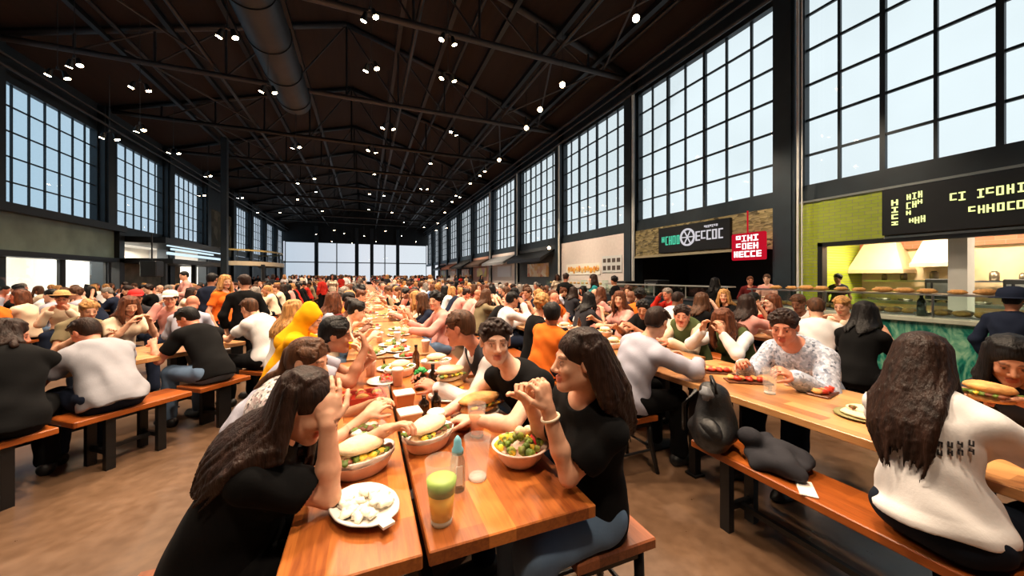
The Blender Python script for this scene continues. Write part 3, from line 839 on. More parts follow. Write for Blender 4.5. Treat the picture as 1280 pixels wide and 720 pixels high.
# ------------------------------------------------------------------ sky
w = bpy.data.worlds.new('sky'); SC.world = w; w.use_nodes = True
nt = w.node_tree; bg = nt.nodes['Background']
tc = nt.nodes.new('ShaderNodeTexCoord'); sx = nt.nodes.new('ShaderNodeSeparateXYZ'); nt.links.new(tc.outputs['Generated'], sx.inputs[0])
mr = nt.nodes.new('ShaderNodeMapRange'); mr.inputs['From Min'].default_value = -1; mr.inputs['From Max'].default_value = 1; nt.links.new(sx.outputs['X'], mr.inputs['Value'])
r = nt.nodes.new('ShaderNodeValToRGB'); e = r.color_ramp.elements
e[0].position = .0; e[0].color = (.36, .72, .95, 1); e[1].position = 1.0; e[1].color = (.9, .99, 1.03, 1)
k = e.new(.42); k.color = (.6, .66, .76, 1)
k = e.new(.5); k.color = (.78, .79, .86, 1)
k = e.new(.58); k.color = (.8, .84, .9, 1)
k = e.new(.75); k.color = (.86, .95, 1.0, 1)
nt.links.new(mr.outputs[0], r.inputs['Fac'])
n = nt.nodes.new('ShaderNodeTexNoise'); n.inputs['Scale'].default_value = 3; n.inputs['Detail'].default_value = 4; nt.links.new(tc.outputs['Generated'], n.inputs['Vector'])
m2 = nt.nodes.new('ShaderNodeMapRange'); m2.inputs['To Min'].default_value = .8; m2.inputs['To Max'].default_value = 1.2; nt.links.new(n.outputs['Fac'], m2.inputs['Value'])
mx = nt.nodes.new('ShaderNodeVectorMath'); mx.operation = 'SCALE'; nt.links.new(r.outputs['Color'], mx.inputs[0]); nt.links.new(m2.outputs[0], mx.inputs['Scale'])
nt.links.new(mx.outputs[0], bg.inputs['Color']); bg.inputs['Strength'].default_value = 1.0

# ------------------------------------------------------------------ camera
cam = bpy.data.cameras.new('camera'); co = bpy.data.objects.new('camera', cam); COL.objects.link(co)
cam.sensor_width = 36; cam.lens = 448 / 1280 * 36; cam.shift_y = -14 / 1280
co.location = (0, 0, CAMH); co.rotation_euler = (PI / 2, 0, -YAW); SC.camera = co; cam.clip_start = .05; cam.clip_end = 300
vs_ = SC.view_settings; vs_.view_transform = 'Standard'; vs_.look = 'None'; vs_.gamma = 1; vs_.use_curve_mapping = False; vs_.exposure = 0
SC.cycles.max_bounces = 6; SC.cycles.transparent_max_bounces = 12; SC.cycles.use_denoising = True
# ================================================================== food stalls along the walls
def tile_mat(name, c1, c2, w_=.22, h_=.075, rough=.25, mortar=(.5, .5, .45)):
    m, nt, p = nt_mat(name)
    tc = nt.nodes.new('ShaderNodeTexCoord'); sx = nt.nodes.new('ShaderNodeSeparateXYZ'); nt.links.new(tc.outputs['Object'], sx.inputs[0])
    cb = nt.nodes.new('ShaderNodeCombineXYZ'); nt.links.new(sx.outputs['Y'], cb.inputs[0]); nt.links.new(sx.outputs['Z'], cb.inputs[1])
    br = nt.nodes.new('ShaderNodeTexBrick'); br.inputs['Scale'].default_value = 1; br.inputs['Brick Width'].default_value = w_; br.inputs['Row Height'].default_value = h_
    br.inputs['Mortar Size'].default_value = .004; br.inputs['Color1'].default_value = (*lin(c1), 1); br.inputs['Color2'].default_value = (*lin(c2), 1); br.inputs['Mortar'].default_value = (*lin(mortar), 1)
    nt.links.new(cb.outputs[0], br.inputs['Vector']); nt.links.new(br.outputs['Color'], p.inputs['Base Color']); p.inputs['Roughness'].default_value = rough
    bp = nt.nodes.new('ShaderNodeBump'); bp.inputs['Strength'].default_value = .4; bp.inputs['Distance'].default_value = .006; bp.invert = True
    nt.links.new(br.outputs['Fac'], bp.inputs['Height']); nt.links.new(bp.outputs['Normal'], p.inputs['Normal'])
    MATS[name] = m
    return m
def vor_mat(name, cs, scale, rough=.6, bump=.6, stretch=(1, 1, 1), streak=False):
    m, nt, p = nt_mat(name)
    tc = nt.nodes.new('ShaderNodeTexCoord'); mp = nt.nodes.new('ShaderNodeMapping'); mp.inputs['Scale'].default_value = stretch; nt.links.new(tc.outputs['Object'], mp.inputs['Vector'])
    if streak:
        mp.inputs['Rotation'].default_value = (.75, 0, 0)
        v = nt.nodes.new('ShaderNodeTexNoise'); v.inputs['Scale'].default_value = scale; v.inputs['Detail'].default_value = 6; v.inputs['Distortion'].default_value = 1.6; out = v.outputs['Fac']
    else:
        v = nt.nodes.new('ShaderNodeTexVoronoi'); v.inputs['Scale'].default_value = scale
        wn_ = nt.nodes.new('ShaderNodeTexWhiteNoise'); nt.links.new(v.outputs['Color'], wn_.inputs['Vector']); out = wn_.outputs['Value']
    nt.links.new(mp.outputs[0], v.inputs['Vector'])
    r = nt.nodes.new('ShaderNodeValToRGB'); e = r.color_ramp.elements; e[0].color = (*lin(cs[0]), 1); e[1].color = (*lin(cs[-1]), 1)
    if streak: e[0].position = .3; e[1].position = .72
    for i, c in enumerate(cs[1:-1]): k = e.new((i + 1) / (len(cs) - 1) if not streak else .3 + .42 * (i + 1) / (len(cs) - 1)); k.color = (*lin(c), 1)
    nt.links.new(out, r.inputs['Fac']); nt.links.new(r.outputs['Color'], p.inputs['Base Color']); p.inputs['Roughness'].default_value = rough
    if bump:
        bp = nt.nodes.new('ShaderNodeBump'); bp.inputs['Strength'].default_value = bump; bp.inputs['Distance'].default_value = .02
        nt.links.new(v.outputs['Distance'] if not streak else v.outputs['Fac'], bp.inputs['Height']); nt.links.new(bp.outputs['Normal'], p.inputs['Normal'])
    MATS[name] = m
    return m
green_tile = tile_mat('lime_green_tiles', (.6, .66, .16), (.66, .7, .22))
stone = vor_mat('stacked_stone', [(.25, .22, .15), (.5, .45, .3), (.62, .56, .4), (.38, .35, .27)], 7, .85, 1, (1, 1, 2.6))
terracotta = tile_mat('terracotta_tiles', (.72, .36, .24), (.78, .43, .3), .3, .1, .4)
teal = vor_mat('teal_marbled_glass', [(.05, .27, .25), (.14, .46, .4), (.45, .66, .55), (.72, .82, .7)], 3.4, .15, 0, (1, 2.2, .8), streak=True)
pinkwhite = mat('pinkish_white_panel', (.84, .79, .77), .6, noise=.05)

def glyph_sign(mb, x, y0, y1, z0, z1, rows, m=0, seed=0, fill=.62, sx=1, slant=0, depth=.02, letters=None):
    """rows of chunky letter strokes standing on a sign face that looks towards -x (y decreases to the right)"""
    rnd = random.Random(seed); hr = (z1 - z0) / len(rows)
    for ri, nl in enumerate(rows):
        za = z1 - hr * (ri + .9); zb = z1 - hr * (ri + .12)
        wl = (y1 - y0) / max(rows)
        off = (max(rows) - nl) * wl * .5
        for i in range(nl):
            ya = y1 - off - (i + .12) * wl; yb = ya - wl * .74; t = min(wl, zb - za) * .2
            dz = slant * (y1 - ya)
            k = rnd.randrange(6); za = z1 - hr * (ri + .9); za += (zb - za) * rnd.choice((0, 0, .15, .35)); ya -= wl * rnd.uniform(-.06, .1)
            if rnd.random() > .93: continue
            v1 = (ya - t, ya); v2 = (yb, yb + t)
            st = [(v1, (za, zb))] if k != 5 else []
            if k in (0, 1, 4): st.append((v2, (za, zb)))
            if k in (0, 2, 3, 5): st.append(((yb, ya), (zb - t, zb)))
            if k in (1, 2, 4): st.append(((yb, ya), ((za + zb) / 2 - t / 2, (za + zb) / 2 + t / 2)))
            if k in (0, 2, 3, 5): st.append(((yb, ya), (za, za + t)))
            if k == 5: st.append((((ya + yb) / 2 - t / 2, (ya + yb) / 2 + t / 2), (za, zb)))
            for (a_, b_), (c_, d_) in st: mb.box(x - depth, x, a_, b_, c_ + dz, d_ + dz, m)

fx = XR - .05
# --- stall with the lime tiles (nearest on the right)
b = MB().box(fx - .1, fx + .12, 4.07, 5.72, 2.38, 3.42).box(fx - .1, fx + .12, 5.3, 5.72, 0, 2.38)
struct('wall_green_tiles', b, green_tile)
b = MB().box(fx + .0, fx + .12, -5.7, 4.07, 2.38, 3.42); struct('wall_behind_sign', b, black)
struct('trim_4', MB().box(fx - .14, fx - .1, -5.7, 5.72, 3.40, 3.45).box(fx - .14, fx - .1, -5.7, 4.07, 2.36, 2.40), mat('steel_edge', (.55, .56, .54), .4, .5))
struct('trim_5', MB().box(fx - .1, fx + .1, 5.2, 5.3, 0, 2.38).box(fx - .1, fx + .1, -5.7, 5.3, 2.28, 2.38), black)
# kitchen behind
kx = 13.6
b = MB().box(kx, kx + .1, -5.7, 6.2, 0, 3.2); struct('wall_kitchen', b, cream)
struct('wall_kitchen_band', MB().box(kx - .12, kx, -5.7, 5.9, 2.3, 3.2), terracotta)
struct('wall_kitchen_side', MB().box(fx + .2, kx, 5.9, 6.0, 0, 3.2), green_tile)
struct('ceiling_kitchen', MB().box(fx + .1, kx, -5.7, 6.0, 3.1, 3.2), white_paint)
s_ = MB().box(fx - .22, fx - .1, -3.0, 4.07, 2.42, 3.38, bev=.01).build('lit_sign_board', black)
tag(s_, 'long black sign board with glowing pale yellow lettering above the kitchen counter', 'sign')
g = MB()
glyph_sign(g, fx - .22, 3.8, 3.93, 2.56, 3.16, [1, 1, 1, 1], seed=3)
glyph_sign(g, fx - .22, 3.42, 3.74, 2.56, 3.22, [3, 3, 3, 4], seed=5, slant=.2)
glyph_sign(g, fx - .22, 1.0, 3.12, 2.93, 3.13, [20], seed=9, slant=.02)
glyph_sign(g, fx - .22, 1.0, 2.9, 2.66, 2.84, [18], seed=11, slant=.02)
g.build('lettering', emit('pale_yellow_letters', (.93, .95, .6), 1.6), s_)
b = MB().box(fx + .3, fx + .62, 3.05, 3.3, 0, 3.1); struct('trim_6', b, white_paint)
def hood(y, w, z0, z1, d_=.7, m=None):
    h = MB(); x1 = kx - .02; x0 = x1 - d_
    h.add([(x0, y - w / 2, z0), (x0, y + w / 2, z0), (x1, y + w / 2, z0), (x1, y - w / 2, z0), (x0 + d_ * .45, y - w * .28, z1), (x0 + d_ * .45, y + w * .28, z1), (x1, y + w * .28, z1), (x1, y - w * .28, z1)],
          [(0, 1, 5, 4), (1, 2, 6, 5), (2, 3, 7, 6), (3, 0, 4, 7), (4, 5, 6, 7), (3, 2, 1, 0)])
    h.box(x0 - .02, x1, y - w / 2 - .02, y + w / 2 + .02, z0 - .1, z0)
    return h.build('range_hood', m or cream)
tag(hood(5.35, 1.15, 1.75, 2.5), 'wide cream range hood at the left end of the lit kitchen', 'hood')
tag(hood(4.25, .75, 1.9, 2.6), 'narrower cream range hood just left of the white kitchen pillar', 'hood')
tag(hood(2.1, 1.3, 1.85, 2.5, m=chrome), 'large steel range hood on the right side of the lit kitchen', 'hood')
# shelves and machines on the kitchen back counter
kc = empty('kitchen_back_counter', (0, 0, 0)); tag(kc, 'long steel back counter inside the lit kitchen', 'counter')
MB().box(kx - .85, kx - .14, -1, 5.7, .85, .92).build('worktop', chrome, kc); MB().box(kx - .8, kx - .14, -1, 5.7, .05, .85).build('cabinet', cream, kc)
MB().box(kx - .4, kx - .14, -1, 5.7, 1.42, 1.46).build('shelf', chrome, kc)
def machine(y, w, h, d_, z, label, kind='oven', x=None, m=None):
    x1 = (x or kx) - .2; e = empty(kind, (x1 - d_ / 2, y, z))
    MB().box(-d_ / 2, d_ / 2, -w / 2, w / 2, 0, h, bev=.02).build('body', m or black, e)
    MB().box(-d_ / 2 - .015, -d_ / 2, -w * .38, w * .2, h * .2, h * .8).build('door', chrome, e)
    MB().box(-d_ / 2 - .03, -d_ / 2 - .002, w * .28, w * .4, h * .2, h * .8).build('control_panel', chrome, e)
    tag(e, label, 'appliance'); return e
machine(4.1, .5, .5, .5, 1.0, 'small black oven under the narrower range hood', x=kx - .1)
machine(2.9, .55, .55, .5, .95, 'black box-shaped appliance right of the white kitchen pillar', 'coffee_machine', x=kx - .1)
machine(1.9, 1.1, .5, .55, .95, 'wide black appliance under the steel range hood', 'grill', x=kx - .1)
machine(.7, .8, .45, .55, .95, 'black appliance at the far right of the lit kitchen', 'toaster_oven', x=kx - .1)

# teal counter
ct = empty('serving_counter', (7.4, 0, 0)); tag(ct, 'long serving counter with teal marbled front below the lime tiled stall', 'counter')
MB().box(0, .75, -1.5, 5.15, .12, .9).build('front_panel', teal, ct)
MB().box(-.06, .8, -1.55, 5.2, .9, .97, bev=.01).build('countertop', mat('pale_stone_top', (.66, .68, .62), .25, noise=.15), ct)
MB().box(.06, .7, -1.5, 5.1, 0, .12).build('plinth', black, ct)
gl = MB()
for k in range(5): gl.box(.12, .128, -1.4 + k * 1.3, -1.4 + k * 1.3 + 1.26, 1.0, 1.28)
gl.build('glass_screen', clear('counter_glass', (.95, 1, .98), .15), ct)
MB().box(.08, .46, -1.45, 5.15, 1.28, 1.305).build('glass_shelf_rail', chrome, ct)
p_ = MB()
for k in range(6): p_.tube((.14, -1.42 + 1.3 * k, .97), (.14, -1.42 + 1.3 * k, 1.3), .014, n=8)
p_.build('post', chrome, ct)
# trays of food on the counter
breadm = mat('baked_bread', (.82, .6, .34), .7, noise=.3, nscale=20, bump=.4, bscale=60)
palebread = mat('pale_bread', (.93, .82, .66), .75, noise=.14, nscale=16, bump=.3, bscale=60)
def food_tray(n_=6, mats_=None, seed=0):
    e = empty('food_tray'); MB().box(-.2, .2, -.3, .3, 0, .02).box(-.2, .2, -.3, -.285, .02, .05).box(-.2, .2, .285, .3, .02, .05).build('tray', chrome, e)
    rnd = random.Random(seed)
    for i in range(n_):
        MB().blob(((i % 2 - .5) * .17, -.2 + (i // 2) * .4 / max(1, (n_ // 2 - 1)), .055), (.07, .085, .045), 0, 7, .1, rnd.randrange(99)).build('bun', (mats_ or [breadm])[i % len(mats_ or [1])], e)
    return e
ft = food_tray(6, [breadm, palebread], 1); first = True
for k in range(8):
    o = ft if k == 0 else copy_tree(ft); o.location = (7.85, -.6 + k * .72, .972)
    tag(o, 'steel tray of bread buns behind glass on the teal counter', 'tray', 'bread trays on the teal counter')
jm0 = mat('dull_steel', (.5, .47, .42), .35, .8)
def bottle(h=.26, r=.036, m=None, cap=None, name='bottle'):
    e = empty(name); MB().lathe([(.001, 0), (r, 0), (r, h * .58), (r * .92, h * .66), (r * .4, h * .8), (r * .38, h * .94), (.001, h * .94)], n=18).build('glass_body', m, e)
    MB().tube((0, 0, h * .93), (0, 0, h), r * .44, n=12).build('cap', cap or black, e)
    return e
darkglass = mat('dark_green_bottle_glass', (.05, .09, .06), .12, coat=.5)
bt = bottle(.34, .05, darkglass); bt.location = (7.62, 2.62, .97); tag(bt, 'dark bottle standing on the teal counter', 'bottle')
loaf = empty('bread_loaf'); MB().blob((0, 0, .05), (.1, .16, .055), 0, 8, .08, 3).build('crust', breadm, loaf); MB().box(-.012, .012, -.1, .1, .085, .108, bev=.004).build('score_line', palebread, loaf)
for k in range(22):
    o = loaf if k == 0 else copy_tree(loaf); o.location = (7.67, -.9 + k * .265 + (k * 13 % 5) * .01, 1.306); o.rotation_euler = (0, 0, (k * 7 % 6) * .2); s9 = .6 + (k * 5 % 4) * .06; o.scale = (s9, s9, s9)
    tag(o, 'golden bread loaf on the glass shelf above the teal counter', 'bread', 'loaves on the teal counter shelf')
pan = empty('frying_pan'); MB().lathe([(.001, 0), (.12, 0), (.14, .05), (.136, .05), (.115, .006)], n=22).build('pan_body', jm0, pan); MB().tube((.13, 0, .04), (.32, 0, .05), .012, n=8).build('handle', black, pan)
for k in range(5):
    o = pan if k == 0 else copy_tree(pan); o.location = (kx - .55, 5.2 - k * .42, .921 + (.0 if k % 2 else 0)); o.rotation_euler = (0, 0, k * 1.1 + 2)
    tag(o, 'steel pan on the back counter of the lit kitchen', 'pan', 'pans on the kitchen back counter')
# jars on the kitchen shelf
jm = mat('steel_jar', (.5, .45, .38), .3, .7)
j0 = empty('storage_jar'); MB().lathe([(.001, 0), (.07, 0), (.075, .08), (.07, .18), (.05, .19), (.001, .19)], n=16).build('body', jm, j0); MB().tube((0, 0, .19), (0, 0, .21), .045, n=12).build('lid', black, j0)
for k in range(9):
    o = j0 if k == 0 else copy_tree(j0); o.location = (kx - .27, 5.3 - k * .47 + (.08 if k % 2 else 0), 1.46); s9 = .8 + (k * 37 % 5) * .08; o.scale = (s9, s9, s9)
    tag(o, 'small steel jar on the long shelf inside the lit kitchen', 'jar', 'jars on the kitchen shelf')
# --- stall with stone cladding
struct('wall_stone', MB().box(fx - .1, fx + .1, 6.3, 11.7, 2.38, 3.42), stone)
struct('wall_stall_dark', MB().box(13.3, 13.4, 6.2, 11.9, 0, 3.4).box(fx, 13.3, 6.1, 6.2, 0, 3.4).box(fx, 13.3, 11.8, 11.9, 0, 3.4).box(fx, 13.3, 6.2, 11.8, 3.3, 3.4), darkw)
struct('trim_7', MB().box(fx - .18, fx - .1, 6.3, 11.7, 2.3, 2.38), mat('pale_ledge', (.6, .56, .46), .6))
s_ = MB().box(fx - .2, fx - .1, 7.5, 10.35, 2.42, 3.34, bev=.01).build('stall_sign', black)
tag(s_, 'black sign with green letters, white wheel emblem and white letters on the stone wall', 'sign')
g = MB(); glyph_sign(g, fx - .2, 9.35, 10.2, 2.66, 3.06, [5], seed=21); g.build('green_lettering', emit('mint_letters', (.35, .85, .68), .9), s_)
g = MB(); glyph_sign(g, fx - .2, 7.7, 8.72, 2.7, 3.1, [5], seed=23); glyph_sign(g, fx - .2, 7.9, 8.4, 3.12, 3.22, [7], seed=24); g.build('white_lettering', emit('white_letters', (.92, .9, .92), .8), s_)
g = MB()
for k in range(24):
    a = 2 * PI * k / 24; a2 = 2 * PI * (k + 1) / 24
    g.tube((fx - .22, 9.03 + math.cos(a) * .27, 2.9 + math.sin(a) * .27), (fx - .22, 9.03 + math.cos(a2) * .27, 2.9 + math.sin(a2) * .27), .035, n=6)
for k in range(6): a = PI * k / 3; g.tube((fx - .22, 9.03, 2.9), (fx - .22, 9.03 + math.cos(a) * .24, 2.9 + math.sin(a) * .24), .02, n=6)
g.build('wheel_emblem', emit('white_letters', (.92, .9, .92), .8), s_)
s_ = MB().box(fx - .5, fx - .38, 6.3, 7.25, 2.02, 2.78, bev=.03).tube((fx - .44, 6.8, 2.78), (fx - .44, 6.8, 3.4), .02).build('red_sign', emit('red_sign_glow', (.75, .08, .16), 1.0))
tag(s_, 'glowing red hanging sign with three lines of white letters beside the stone wall', 'sign')
g = MB(); glyph_sign(g, fx - .5, 6.36, 7.18, 2.08, 2.74, [4, 4, 5], seed=31); g.build('lettering', emit('bright_white_letters', (1, .93, .93), 1.7), s_)
cs = empty('steel_counter', (8.3, 0, 0)); tag(cs, 'steel and glass counter in front of the dark stone-framed stall', 'counter')
MB().box(0, .7, 6.2, 11.2, .1, .9).build('cabinet', steel, cs); MB().box(-.03, .75, 6.15, 11.25, .9, .95).build('worktop', chrome, cs)
q = MB().box(.0, .3, 6.2, 11.2, 1.28, 1.31)
for y in (6.25, 7.5, 8.7, 9.9, 11.1): q.tube((.05, y, .95), (.05, y, 1.3), .015)
q.build('shelf_rail', mat('satin_steel', (.75, .76, .74), .4, .6), cs)
MB().box(.05, .056, 6.25, 11.1, .97, 1.26).build('glass_screen', clear('counter_glass', (.95, 1, .98), .15), cs)
mach = machine(8.9, .6, .5, .5, .952, 'dark coffee machine on the counter in the dark stall', 'coffee_machine', x=9.1)
machine(10.4, .5, .45, .45, .952, 'dark box appliance at the left of the dark stall counter', 'grill', x=9.1)
# --- white stall with pastry picture
struct('wall_pastry_stall', MB().box(fx - .1, fx + .1, 12.3, 17.7, 0, 3.42), pinkwhite)
picm = vor_mat('pastry_picture', [(.9, .8, .6), (.9, .6, .2), (.75, .4, .12), (.95, .75, .4)], 5.5, .4, 0)
o = MB().box(fx - .13, fx - .1, 14.05, 17.1, 1.66, 2.22).build('pastry_poster', mat('poster_white', (.9, .88, .84), .5)); tag(o, 'long white poster with a row of golden pastries on the pale stall wall', 'poster')
q = MB()
for k in range(11): q.blob((fx - .135, 16.85 - k * .26, 1.92 + .04 * math.sin(k * 2.1)), (.012, .14, .15), 0, 7, .15, k)
q.build('printed_pastries', picm, o)
o = MB().box(fx - .14, fx - .1, 12.5, 13.9, 1.75, 2.5, bev=.01).build('menu_board', mat('menu_white', (.8, .8, .8), .5)); tag(o, 'pale menu board with small dark pictures beside the pastry poster', 'menu')
q = MB()
for k in range(8): q.box(fx - .15, fx - .14, 12.6 + (k % 4) * .33, 12.82 + (k % 4) * .33, 1.85 + (k // 4) * .35, 2.05 + (k // 4) * .33)
q.build('menu_picture', mat('menu_dark', (.3, .25, .23), .6), o)
cw = empty('white_counter', (9.0, 0, 0)); tag(cw, 'white display counter in front of the pastry stall', 'counter')
MB().box(0, .6, 12.4, 17.6, 0, 1.0).build('cabinet', white_paint, cw); MB().box(-.04, .64, 12.35, 17.65, 1.0, 1.05).build('worktop', chrome, cw)
q = MB()
for z in (1.2, 1.38): q.box(.2, .5, 12.5, 17.5, z, z + .015)
for y in (12.5, 14.1, 15.8, 17.5): q.box(.2, .5, y - .01, y + .01, 1.05, 1.4)
q.build('display_shelf', clear('counter_glass', (.95, 1, .98), .15), cw)
pb = MB().blob((0, 0, .04), (.06, .09, .045), 0, 6, .15, 4).build('pastry', breadm)
for k in range(14):
    o = pb if k == 0 else pb.copy()
    if k: COL.objects.link(o)
    o.location = (9.32, 12.8 + k * .34, 1.215); tag(o, 'golden pastry on the glass shelf of the white counter', 'pastry', 'pastries on the white counter')
# --- further stalls on the right
def far_stall(k, y0, wall_m, awn, pic, lb):
    struct('wall_stall', MB().box(fx - .1, fx + .1, y0 + .3, y0 + 5.7, 0, 3.42), wall_m)
    a = MB(); a.add([(fx - .105, y0 + .4, 3.2), (fx - .105, y0 + 5.6, 3.2), (fx - 1.1, y0 + 5.6, 2.65), (fx - 1.1, y0 + .4, 2.65), (fx - .105, y0 + .4, 3.1), (fx - .105, y0 + 5.6, 3.1), (fx - 1.1, y0 + 5.6, 2.45), (fx - 1.1, y0 + .4, 2.45)],
                   [(0, 1, 2, 3), (7, 6, 5, 4), (3, 2, 6, 7), (0, 4, 5, 1), (0, 3, 7, 4), (1, 5, 6, 2)])
    o = a.build('awning', awn); tag(o, lb + ' awning', 'awning')
    if pic:
        o = MB().box(fx - .15, fx - .1, y0 + 1.2, y0 + 4.2, 1.55, 2.4).build('picture_board', pic); tag(o, lb.split(' of ')[0] + ' picture board on the stall wall, right side of the hall', 'sign')
    c = MB().box(fx - 1.4, fx - .9, y0 + .6, y0 + 5.4, 0, 1.05, bev=.02).build('stall_counter', white_paint); tag(c, lb + ' counter', 'counter')
lp = vor_mat('food_picture', [(.95, .9, .8), (.9, .65, .3), (.95, .85, .7), (.8, .4, .2)], 3.5, .4, 0)
yel = vor_mat('yellow_picture', [(.95, .8, .2), (.95, .85, .4), (.9, .6, .6)], 2, .4, 0)
far_stall(1, 18, mat('slate_panel', (.25, .27, .29), .7), black, lp, 'black of the fourth stall from the right,')
far_stall(2, 24, pinkwhite, mat('grey_awning', (.45, .46, .48), .8), mat('white_board', (.88, .88, .9), .5), 'grey of the white fifth stall from the right,')
far_stall(3, 30, mat('salmon_panel', (.8, .6, .52), .7), mat('brown_awning', (.3, .22, .18), .8), yel, 'brown of the salmon coloured stall,')
far_stall(4, 36, darkw, mat('dark_awning', (.16, .15, .16), .8), lp, 'charcoal of the dark far stall,')
far_stall(5, 42, pinkwhite, mat('rust_awning', (.5, .3, .22), .8), lp, 'rust coloured of the far stall,')
far_stall(6, 48, mat('salmon_panel2', (.78, .62, .55), .7), black, yel, 'dark of the farthest stall,')

# ------------------------------------------------------------------ left side shops
lx = XL + .3
gg = mat('grey_green_fascia', (.42, .47, .42), .5, noise=.25, nscale=1.2)
struct('wall_left_fascia', MB().box(lx - .1, lx + .4, 6.4, 23.6, 2.45, 3.75), gg)
struct('trim_8', MB().box(lx - .1, lx + .7, 6.4, 23.8, 3.75, 4.05).box(lx - .1, lx + .6, 6.4, 23.8, 2.25, 2.45).box(lx + .3, lx + .6, 23.4, 23.8, 0, 4.0).box(lx + .3, lx + .55, 16.4, 16.7, 0, 2.4), black)
struct('wall_left_shop', MB().box(XL - 3.5, XL - 3.4, 6.4, 36, 0, 3.6), mat('lit_cream_wall', (.93, .9, .84), .7, noise=.05, nscale=1))
struct('ceiling_left_shop', MB().box(XL - 3.5, XL + .2, 6.4, 36, 3.6, 3.7), white_paint)
struct('wall_left_shop_end', MB().box(XL - 3.5, XL, 6.3, 6.4, 0, 3.7).box(XL - 3.5, XL, 36, 36.1, 0, 3.7), white_paint)
struct('trim_9', MB().box(lx + .1, lx + .16, 20.6, 20.75, 0, 2.3).box(lx + .1, lx + .16, 14, 14.1, 0, 2.3), black)
def shopglass(n_, y0, y1):
    o = struct('window_%d' % n_, MB().box(lx + .05, lx + .15, y0, y0 + .08, 0, 2.3).box(lx + .05, lx + .15, y1 - .08, y1, 0, 2.3).box(lx + .05, lx + .15, y0, y1, 0, .08), black)
    MB().box(lx + .1, lx + .11, y0, y1, .05, 2.3).build('window_pane', clear('window_glass', fres=.12), o)
shopglass(wn, 9, 14); shopglass(wn + 1, 14.1, 20.6); shopglass(wn + 2, 20.75, 23.4); wn += 3
# dark kiosk canopy with pale slatted light boxes
kn = empty('kiosk_canopy', (-11.0, 27.2, 0)); tag(kn, 'dark kiosk canopy with pale light strips beyond the left shop front', 'kiosk')
MB().box(-1, 1.4, -3.2, 4.6, 3.3, 3.6).box(-1, 1.7, -3.2, 4.6, 2.25, 2.5).build('canopy', black, kn)
MB().box(1.35, 1.45, -3.0, 4.4, 2.72, 2.86).box(1.35, 1.45, -2.6, 3.0, 2.98, 3.08).box(1.35, 1.45, -3, 4.4, 3.16, 3.22).build('light_strip', emit('kiosk_light', (.85, .95, 1), 1.1), kn)
for y in (-3.1, .4, 4.5): MB().box(1.2, 1.4, y - .1, y + .1, 0, 2.3).build('post', black, kn)
MB().box(-1, -.9, -3, 4.5, 0, 2.25).build('back_panel', mat('dim_panel', (.5, .47, .4), .7, noise=.4, nscale=2), kn)
MB().box(1.0, 1.3, .6, 4.4, 0, 1.0).build('counter', darkw, kn)
sb = empty('hanging_speaker', (-9.3, 22.0, 0)); tag(sb, 'boxy black loudspeaker hanging by the left shop front corner', 'speaker')
MB().box(-.3, .3, -.35, .35, 1.55, 2.3, bev=.04).build('cabinet', black, sb); MB().tube((0, 0, 2.3), (0, 0, 3.6), .03).build('bracket', black, sb)
struct('wall_mural', MB().box(XL, XL + .2, 36.3, 41.7, 3.4, 7.2), vor_mat('weathered_mural', [(.16, .15, .12), (.3, .29, .22), (.24, .22, .16), (.42, .4, .33)], 1.6, .8, .3))
struct('wall_left_far', MB().box(XL - .05, XL + .15, 36.3, 66, 0, 3.6), mat('dim_blue_panel', (.2, .25, .3), .6, noise=.5, nscale=.8))
# mezzanine with cream edge
mz = empty('mezzanine_platform', (-9.5, 33, 0)); tag(mz, 'raised platform with curved cream edge and yellowish railing on the left', 'platform')
def arc_slab(mb, r0, r1, z0, z1, m=0, yc=3.5):
    N = 22; pts = []
    for k in range(N + 1):
        a = -PI / 2 + PI * k / N; pts.append((math.cos(a), math.sin(a)))
    vs = []
    for (cx_, sy_) in pts: 
        for r_ in (r0, r1):
            for z in (z0, z1): vs.append((cx_ * r_ * .8, yc + sy_ * (r_ + 1.2), z))
    fs = []
    for k in range(N):
        a = 4 * k; c = a + 4
        fs += [(a, c, c + 1, a + 1), (a + 2, a + 3, c + 3, c + 2), (a + 1, c + 1, c + 3, a + 3), (a, a + 2, c + 2, c)]
    return mb.add(vs, fs, m)
arc_slab(MB(), .1, 3.3, 2.5, 2.62).build('deck', black, mz); arc_slab(MB(), 3.2, 3.5, 2.4, 2.72).build('edge', mat('cream_edge', (.75, .7, .6), .5), mz)
arc_slab(MB(), 3.3, 3.38, 3.5, 3.62).build('railing', mat('yellow_rail', (.7, .62, .38), .5), mz)
q = MB()
for k in range(12):
    a = -PI / 2 + PI * k / 11; q.tube((math.cos(a) * 3.34 * .8, 3.5 + math.sin(a) * 4.54, 2.7), (math.cos(a) * 3.34 * .8, 3.5 + math.sin(a) * 4.54, 3.5), .03, n=6)
q.build('baluster', steel, mz)
for k, (x_, y_) in enumerate(((2.1, .2), (2.1, 6.8), (-1.5, 3.5))): MB().tube((x_, y_, 0), (x_, y_, 2.5), .14, n=14).build('post', black, mz)
struct('column', MB().box(-7.9, -7.6, 26.0, 26.3, 0, 9.8), steel)
